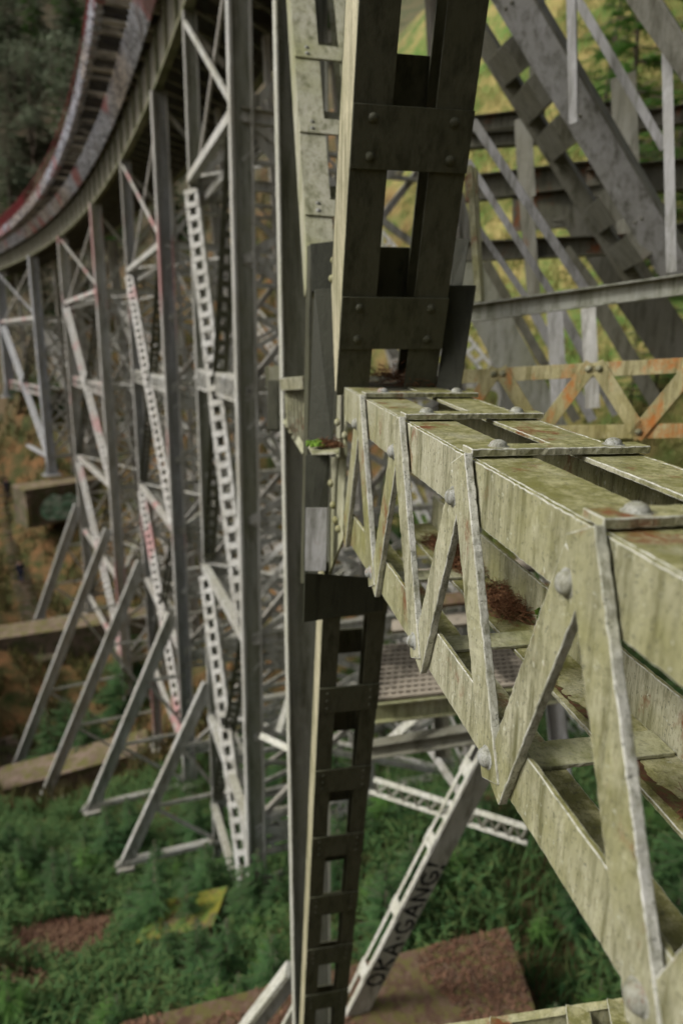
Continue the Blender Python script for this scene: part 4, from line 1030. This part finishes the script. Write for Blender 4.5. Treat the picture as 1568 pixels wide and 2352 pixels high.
def bare(seed, h=9):
    rg = random.Random(seed); t_ = MB(); lv = MB()
    def grow(p, d, l, r, dep):
        q = p + d * l; t_.tube([p, p.lerp(q, .5) + Vector((rg.gauss(0, l * .04), rg.gauss(0, l * .04), 0)), q], [r, r * .8, r * .6], 5 if dep > 1 else 3)
        if dep == 0:
            for _ in range(5):
                c_ = q + Vector([rg.gauss(0, .25) for _ in range(3)]); a_ = Vector([rg.gauss(0, .09) for _ in range(3)]); b_ = Vector([rg.gauss(0, .09) for _ in range(3)])
                lv.add([c_ - a_, c_ - b_, c_ + a_, c_ + b_], [(0, 1, 2, 3)])
            return
        for _ in range(3 if dep < 4 else 2):
            nd = (d + Vector((rg.gauss(0, .45), rg.gauss(0, .45), rg.gauss(.1, .2)))).normalized(); grow(q, nd, l * rg.uniform(.6, .85), r * .6, dep - 1)
    grow(Vector((0, 0, -.3)), Vector((rg.gauss(0, .05), rg.gauss(0, .05), 1)), h * .34, .13, 5)
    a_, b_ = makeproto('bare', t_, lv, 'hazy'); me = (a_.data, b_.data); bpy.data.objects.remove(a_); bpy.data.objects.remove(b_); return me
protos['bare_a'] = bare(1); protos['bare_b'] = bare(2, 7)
def plant(key, name, label, cat, group, x, y, sc, z=None, rz=None):
    o = bpy.data.objects.new(name, None); COL.objects.link(o); o.location = (x, y, gz(x, y) if z is None else z)
    o.scale = (sc, sc, sc * random.uniform(.9, 1.12)); o.rotation_euler = (random.gauss(0, .03), random.gauss(0, .03), random.uniform(0, 6.28) if rz is None else rz)
    tag(o, label, cat, group)
    for nm, me in zip(('trunk', 'crown'), protos[key]):
        c_ = bpy.data.objects.new(nm, me); COL.objects.link(c_); c_.parent = o
    return o
def pix(p):
    v = MR.transposed() @ (p - Vector((0, 0, CZ)))
    return (784 + F * v.x / v.z, 1176 - F * v.y / v.z, v.z) if v.z > .1 else (9e9, 9e9, v.z)
# forest on the far hillsides
n_ = 0; tries = 0
while n_ < 190 and tries < 30000:
    tries += 1; x = random.uniform(-95, 30); y = random.uniform(66, 135); z = gz(x, y); q = pix(Vector((x, y, z + 4)))
    if not (-200 < q[0] < (420 if random.random() < .75 else 900) and -350 < q[1] < 700): continue
    key = random.choice(['spruce_far', 'spruce_b', 'bare_a', 'bare_b', 'bare_a', 'spruce_far', 'larch'])
    if key.startswith('bare'): plant(key, 'bare_tree', 'thin-leaved broadleaf tree among the woods on the far hillside', 'tree', 'broadleaf trees on the far hillside', x, y, random.uniform(.9, 1.5))
    elif key == 'larch': plant(key, 'larch_tree', 'light green conifer among the woods on the far hillside', 'tree', 'light conifers on the far hillside', x, y, random.uniform(.8, 1.3))
    else: plant(key, 'spruce_tree', 'dark green spruce among the woods on the far hillside', 'tree', 'dark spruces on the far hillside', x, y, random.uniform(.8, 1.3))
    n_ += 1
# conifers on the right bank, where the photograph shows them
bl_ = iter(['feathery conifer behind the tall upright at the right edge', 'dark conifer low at the right edge above the steel beam', 'small light conifer at the right edge beside the lattice girder', 'light conifer in the upper right behind the thin slanting angle', 'tall spruce reaching the right edge above the cross beams', 'short spruce behind the foot of the broad grey diagonal', 'spruce cut off by the right edge below the steel beam'])
for (x, y, sc, key) in ((1500, 940, .62, 'larch'), (1440, 1010, .42, 'larch'), (1490, 720, .75, 'larch'), (1375, 330, 1.0, 'larch'), (1440, 430, 1.15, 'larch'), (1425, 640, .5, 'spruce_b'), (1520, 560, 1.0, 'larch')):
    p = ghit(x, y); plant(key, 'spruce_tree' if key != 'larch' else 'larch_tree', next(bl_), 'tree', 'conifers on the right bank', p.x, p.y, sc)
for (x, y, d, sc, key) in ((905, 560, 26, 1.0, 'sap_c'), (1150, 640, 28, 1.0, 'sap_b'), (1330, 760, 24, 1.0, 'sap_b'), (1240, 620, 28, .9, 'sap_a'), (1210, 880, 24, 1.1, 'sap_a'), (1420, 960, 20, 1.2, 'sap_c'), (1490, 900, 19, 1.4, 'sap_c'), (1440, 780, 21, 1.2, 'sap_a')):
    p = P(x, y, d); plant(key, 'young_spruce', 'small spruce sapling growing on the yellow grass bank', 'sapling', 'saplings on the yellow bank', p.x, p.y, sc)
# saplings crowding the valley floor
n_ = 0; tries = 0
keepout = [(cs_[0].lerp(cs_[1], k) * .72 + cs_[3].lerp(cs_[2], k) * .28, 1.15) for k in (.1, .35, .6, .85)] + [(ghit(150, 2170), 1.15), (ghit(60, 2260), .7)]
while n_ < 120 and tries < 20000:
    tries += 1; x = random.uniform(-13, 9); y = random.uniform(4.5, 19); z = gz(x, y); q = pix(Vector((x, y, z + .8)))
    if not (-120 < q[0] < 1650 and 1790 < q[1] < 2520): continue
    if any((Vector((x, y)) - k[0].xy).length < k[1] for k in keepout): continue
    if q[0] < 560 and q[1] < 1840 + .12 * (560 - q[0]): continue
    if q[0] < 240 and q[1] > 2050 and random.random() < .7: continue
    key = random.choice(['sap_a', 'sap_b', 'sap_c', 'sap_a'])
    plant(key, 'young_spruce', 'young green conifer in the dense growth on the valley floor', 'sapling', 'young conifers on the valley floor', x, y, random.uniform(.30, .72)); n_ += 1
# round bushes by the left footings
for (x, y, d, sc) in ((150, 1560, 36, 1.6), (110, 1600, 35, 1.4), (200, 1600, 35, 1.5), (120, 975, 61, 1.9), (70, 955, 63, 1.5), (170, 1640, 34, 1.1), (280, 1560, 38, 1.6), (300, 1500, 40, 1.5)):
    p = P(x, y, d); plant('sap_c', 'round_bush', 'rounded green bush on the slope beside the left footings', 'bush', 'bushes by the left footings', p.x, p.y, sc)
# undergrowth
m_ = MB(); n_ = 0
for _ in range(110000):
    x = random.uniform(-14, 10); y = random.uniform(3.5, 22)
    if mnoise.noise(Vector((x * .45, y * .45, 5))) < -.32: continue
    if any((Vector((x, y)) - k[0].xy).length < k[1] * (.85 + .7 * mnoise.noise(Vector((x * 1.7, y * 1.7, 9)))) for k in keepout): continue
    z = float(0); n_ += 1
    m_.v.append((x, y, 0)) if False else None
    c_ = (x, y); a1 = random.uniform(0, 6.28); hh = random.uniform(.05, .5); l = random.uniform(.06, .16)
    d = Vector((math.cos(a1), math.sin(a1), random.uniform(-.3, .6))) * l; e = Vector((-math.sin(a1), math.cos(a1), random.uniform(-.3, .3))) * l * .16
    b0 = Vector((x, y, hh)); m_.add([b0 - d, b0 - e, b0 + d, b0 + e], [(0, 1, 2, 3)])
V = np.array(m_.v); V[:, 2] += np.repeat(_T(V[::4, :2]) + np.array([mnoise.fractal(Vector((a * .12, b_ * .12, 3.1)), 1, 2, 4) * .45 for a, b_ in V[::4, :2]]), 4); m_.v = [tuple(v) for v in V]
tag(m_.build('undergrowth', 'leaf'), 'low leafy undergrowth covering the valley floor', 'undergrowth', kind='stuff')
def grassfield(name, label, x0, x1, y0, y1, n, cond, mat, hmin, hmax, bw=.10):
    m_ = MB(); pts = []
    for _ in range(n):
        x = random.uniform(x0, x1); y = random.uniform(y0, y1)
        if mnoise.noise(Vector((x * .5, y * .5, 2))) < cond: continue
        if y < 16 and any((Vector((x, y)) - k[0].xy).length < k[1] * (.8 + .8 * mnoise.noise(Vector((x * 1.7, y * 1.7, 9)))) for k in keepout): continue
        a1 = random.uniform(0, 6.28); h_ = random.uniform(hmin, hmax); w_ = h_ * bw
        s_ = Vector((math.cos(a1), math.sin(a1), 0)); l = Vector((random.gauss(0, .35), random.gauss(0, .35), 1)) * h_
        b0 = Vector((x, y, 0)); m_.add([b0 - s_ * w_, b0 + s_ * w_, b0 + l], [(0, 1, 2)])
    V = np.array(m_.v); V[:, 2] += np.repeat(_T(V[::3, :2]) + np.array([mnoise.fractal(Vector((a * .12, b_ * .12, 3.1)), 1, 2, 4) * .45 for a, b_ in V[::3, :2]]), 3); m_.v = [tuple(v) for v in V]
    tag(m_.build(name, mat), label, 'grass', kind='stuff')
grassfield('fern_growth', 'tall feathery green growth between the saplings', -13, 10, 4, 22, 90000, -.2, 'leaf', .18, .55, .05)
grassfield('dry_grass', 'yellow-green rough grass covering the right bank', 4, 32, 20, 52, 48000, -.35, 'drygrass', .15, .6)
grassfield('dry_grass', 'patchy dry grass and weeds on the left slope', -45, -6, 18, 66, 26000, 0.0, 'drygrass', .15, .5)

grassfield('scrub', 'tangled brown and green scrub on the left slope', -45, -4, 20, 68, 26000, -.1, 'scrubleaf', .3, 1.1, .10)
m_ = MB()
for _ in range(5200):
    k1, k2 = random.random(), random.random(); pt = (cs_[0].lerp(cs_[1], k1)).lerp(cs_[3].lerp(cs_[2], k1), k2)
    if mnoise.noise(pt * 1.3) < -.05: continue
    a1 = random.uniform(0, 6.28); l = random.uniform(.02, .05); d = Vector((math.cos(a1), math.sin(a1), random.gauss(0, .25))) * l; e = Vector((-math.sin(a1), math.cos(a1), random.gauss(0, .25))) * l * .5
    b0 = pt + ZUP * random.uniform(.012, .03); m_.add([b0 - d, b0 - e, b0 + d, b0 + e], [(0, 1, 2, 3)])
tag(m_.build('leaf_litter', 'litterleaf'), 'dead leaves scattered over the bottom concrete footing', 'litter', kind='stuff')
m_ = MB(); gc = ghit(150, 2170)
for _ in range(3500):
    x = gc.x + random.gauss(0, .7); y = gc.y + random.gauss(0, .6); a1 = random.uniform(0, 6.28); l = random.uniform(.02, .07)
    d = Vector((math.cos(a1), math.sin(a1), random.gauss(0, .3))) * l; e = Vector((-math.sin(a1), math.cos(a1), random.gauss(0, .3))) * l * .4
    b0 = Vector((x, y, gz(x, y) + random.uniform(.02, .15))); m_.add([b0 - d, b0 - e, b0 + d, b0 + e], [(0, 1, 2, 3)])
tag(m_.build('leaf_litter', 'litterleaf'), 'reddish dead leaves and twigs in the bare patch at the lower left', 'litter', kind='stuff')
# stairway of dark wooden steps on the far slope
stw = thing('stairway', 'long flight of dark wooden steps climbing the left slope', 'stairs', P(60, 1300, 44))
pa = [P(8, 1075, 60), P(30, 1180, 52), P(75, 1330, 44), P(100, 1400, 41)]
i = 0
def along(pts, k):
    k *= len(pts) - 1; j = min(int(k), len(pts) - 2); return pts[j].lerp(pts[j + 1], k - j)
m_ = MB(); NST = 60
for i in range(NST):
    p = along(pa, i / NST); p = Vector((p.x, p.y, gz(p.x, p.y) + .25)); p2 = along(pa, min(1, (i + 1) / NST)); d = (p2 - along(pa, i / NST)); d.z = 0; d.normalize(); s_ = Vector((-d.y, d.x, 0))
    m_.box(p - s_ * .65, p + s_ * .65, .30, .08, ZUP)
m_.build('steps', 'concrete_side', stw)
stw2 = thing('stairway', 'lower flight of dark steps at the left edge beside the brown footing', 'stairs', P(20, 1650, 33))
pa2 = [P(-6, 1520, 36), P(10, 1600, 34), P(38, 1760, 31)]; m_ = MB()
for i in range(30):
    p = along(pa2, i / 30); p = Vector((p.x, p.y, gz(p.x, p.y) + .25)); m_.box(p - Vector((.5, .25, 0)), p + Vector((.5, .25, 0)), .28, .08, ZUP)
m_.build('steps', 'concrete_side', stw2)

# two walkers on the steps
def person(loc, face, label, top, low, sc=1.0):
    """continuous skinned body, walking pose, with clothing as its children"""
    J = {'pel': (0, 0, .95), 'spine': (0, .02, 1.2), 'chest': (0, .04, 1.40), 'neck': (0, .05, 1.52), 'head': (0, .07, 1.66), 'crown': (0, .07, 1.74),
         'shl': (-.19, .04, 1.44), 'ell': (-.25, -.06, 1.17), 'wrl': (-.24, .06, .93), 'hl': (-.24, .10, .85), 'shr': (.19, .04, 1.44), 'elr': (.25, .02, 1.16), 'wrr': (.23, .20, .98), 'hr': (.22, .26, .92),
         'hpl': (-.10, 0, .92), 'knl': (-.11, .20, .55), 'anl': (-.11, .08, .12), 'tol': (-.11, .26, .06), 'hpr': (.10, 0, .92), 'knr': (.11, .02, .50), 'anr': (.11, -.22, .10), 'tor': (.11, -.06, .04)}
    E_ = [('pel', 'spine'), ('spine', 'chest'), ('chest', 'neck'), ('neck', 'head'), ('head', 'crown'), ('chest', 'shl'), ('shl', 'ell'), ('ell', 'wrl'), ('wrl', 'hl'), ('chest', 'shr'), ('shr', 'elr'), ('elr', 'wrr'), ('wrr', 'hr'),
          ('pel', 'hpl'), ('hpl', 'knl'), ('knl', 'anl'), ('anl', 'tol'), ('pel', 'hpr'), ('hpr', 'knr'), ('knr', 'anr'), ('anr', 'tor')]
    Rd = {'pel': .145, 'spine': .125, 'chest': .15, 'neck': .055, 'head': .095, 'crown': .07, 'shl': .07, 'shr': .07, 'ell': .048, 'elr': .048, 'wrl': .033, 'wrr': .033, 'hl': .04, 'hr': .04,
          'hpl': .095, 'hpr': .095, 'knl': .065, 'knr': .065, 'anl': .045, 'anr': .045, 'tol': .035, 'tor': .035}
    def skin(keys, edges, infl, name, mat, parent, root_key):
        ks = list(keys); me = bpy.data.meshes.new(name)
        me.from_pydata([tuple(c_ * sc for c_ in J[k]) for k in ks], [(ks.index(a_), ks.index(b_)) for a_, b_ in edges], [])
        o = bpy.data.objects.new(name, me); COL.objects.link(o); o.parent = parent
        md = o.modifiers.new('skin', 'SKIN'); 
        for i_, k in enumerate(ks):
            sv = me.skin_vertices[0].data[i_] if me.skin_vertices else None
            if sv: sv.radius = (Rd[k] * infl * sc,) * 2; sv.use_root = (k == root_key)
        sb = o.modifiers.new('sub', 'SUBSURF'); sb.levels = 1; sb.render_levels = 2
        me.materials.append(M[mat]); return o
    root = thing('person', label, 'person', loc); root.rotation_euler.z = face
    import bmesh
    def skinned(keys, edges, infl, name, mat, rk_):
        ks = list(keys); bm = bmesh.new(); ly = bm.verts.layers.skin.verify(); vs = {}
        for k in ks:
            v = bm.verts.new(Vector(J[k]) * sc); v[ly].radius = (Rd[k] * infl * sc,) * 2; v[ly].use_root = (k == rk_); vs[k] = v
        for a_, b_ in edges: bm.edges.new((vs[a_], vs[b_]))
        me = bpy.data.meshes.new(name); bm.to_mesh(me); bm.free(); me.materials.append(M[mat])
        o = bpy.data.objects.new(name, me); COL.objects.link(o); o.parent = root
        o.modifiers.new('skin', 'SKIN'); sb = o.modifiers.new('sub', 'SUBSURF'); sb.levels = 1; sb.render_levels = 2; return o
    skinned(J.keys(), E_, 1.0, 'body', 'skin', 'pel')
    tk = ['pel', 'spine', 'chest', 'shl', 'ell', 'wrl', 'shr', 'elr', 'wrr']; skinned(tk, [e for e in E_ if e[0] in tk and e[1] in tk], 1.16, 'jacket', top, 'pel')
    lk = ['pel', 'hpl', 'knl', 'anl', 'hpr', 'knr', 'anr']; skinned(lk, [e for e in E_ if e[0] in lk and e[1] in lk], 1.14, 'trousers', low, 'pel')
    h = MB(); h.dome(Vector((0, .055, 1.665)) * sc, Vector((0, -.35, 1)), .108 * sc, .115 * sc, 14, 5); h.build('hair', 'hair', None)
    ho = bpy.data.objects[-1] if False else [o_ for o_ in COL.objects if o_.name.startswith('hair') and o_.parent is None][-1]; ho.parent = root
    # small faces: nose and feet shoes
    f = MB(); f.dome(Vector((0, .16, 1.655)) * sc, Vector((0, 1, -.2)), .016 * sc, .03 * sc, 8, 3)
    fo = f.build('nose', 'skin', None); fo.parent = root
    return root
p = along(pa, .06); person(Vector((p.x + .1, p.y, gz(p.x, p.y) + .3)), .6, 'walker in a dark jacket, upper of two on the steps at the left edge', 'cloth_dark', 'cloth_dark')
p = along(pa, .42); person(Vector((p.x - .1, p.y, gz(p.x, p.y) + .3)), .4, 'walker in navy trousers and dark top, lower of two on the steps', 'cloth_dark', 'cloth_blue')
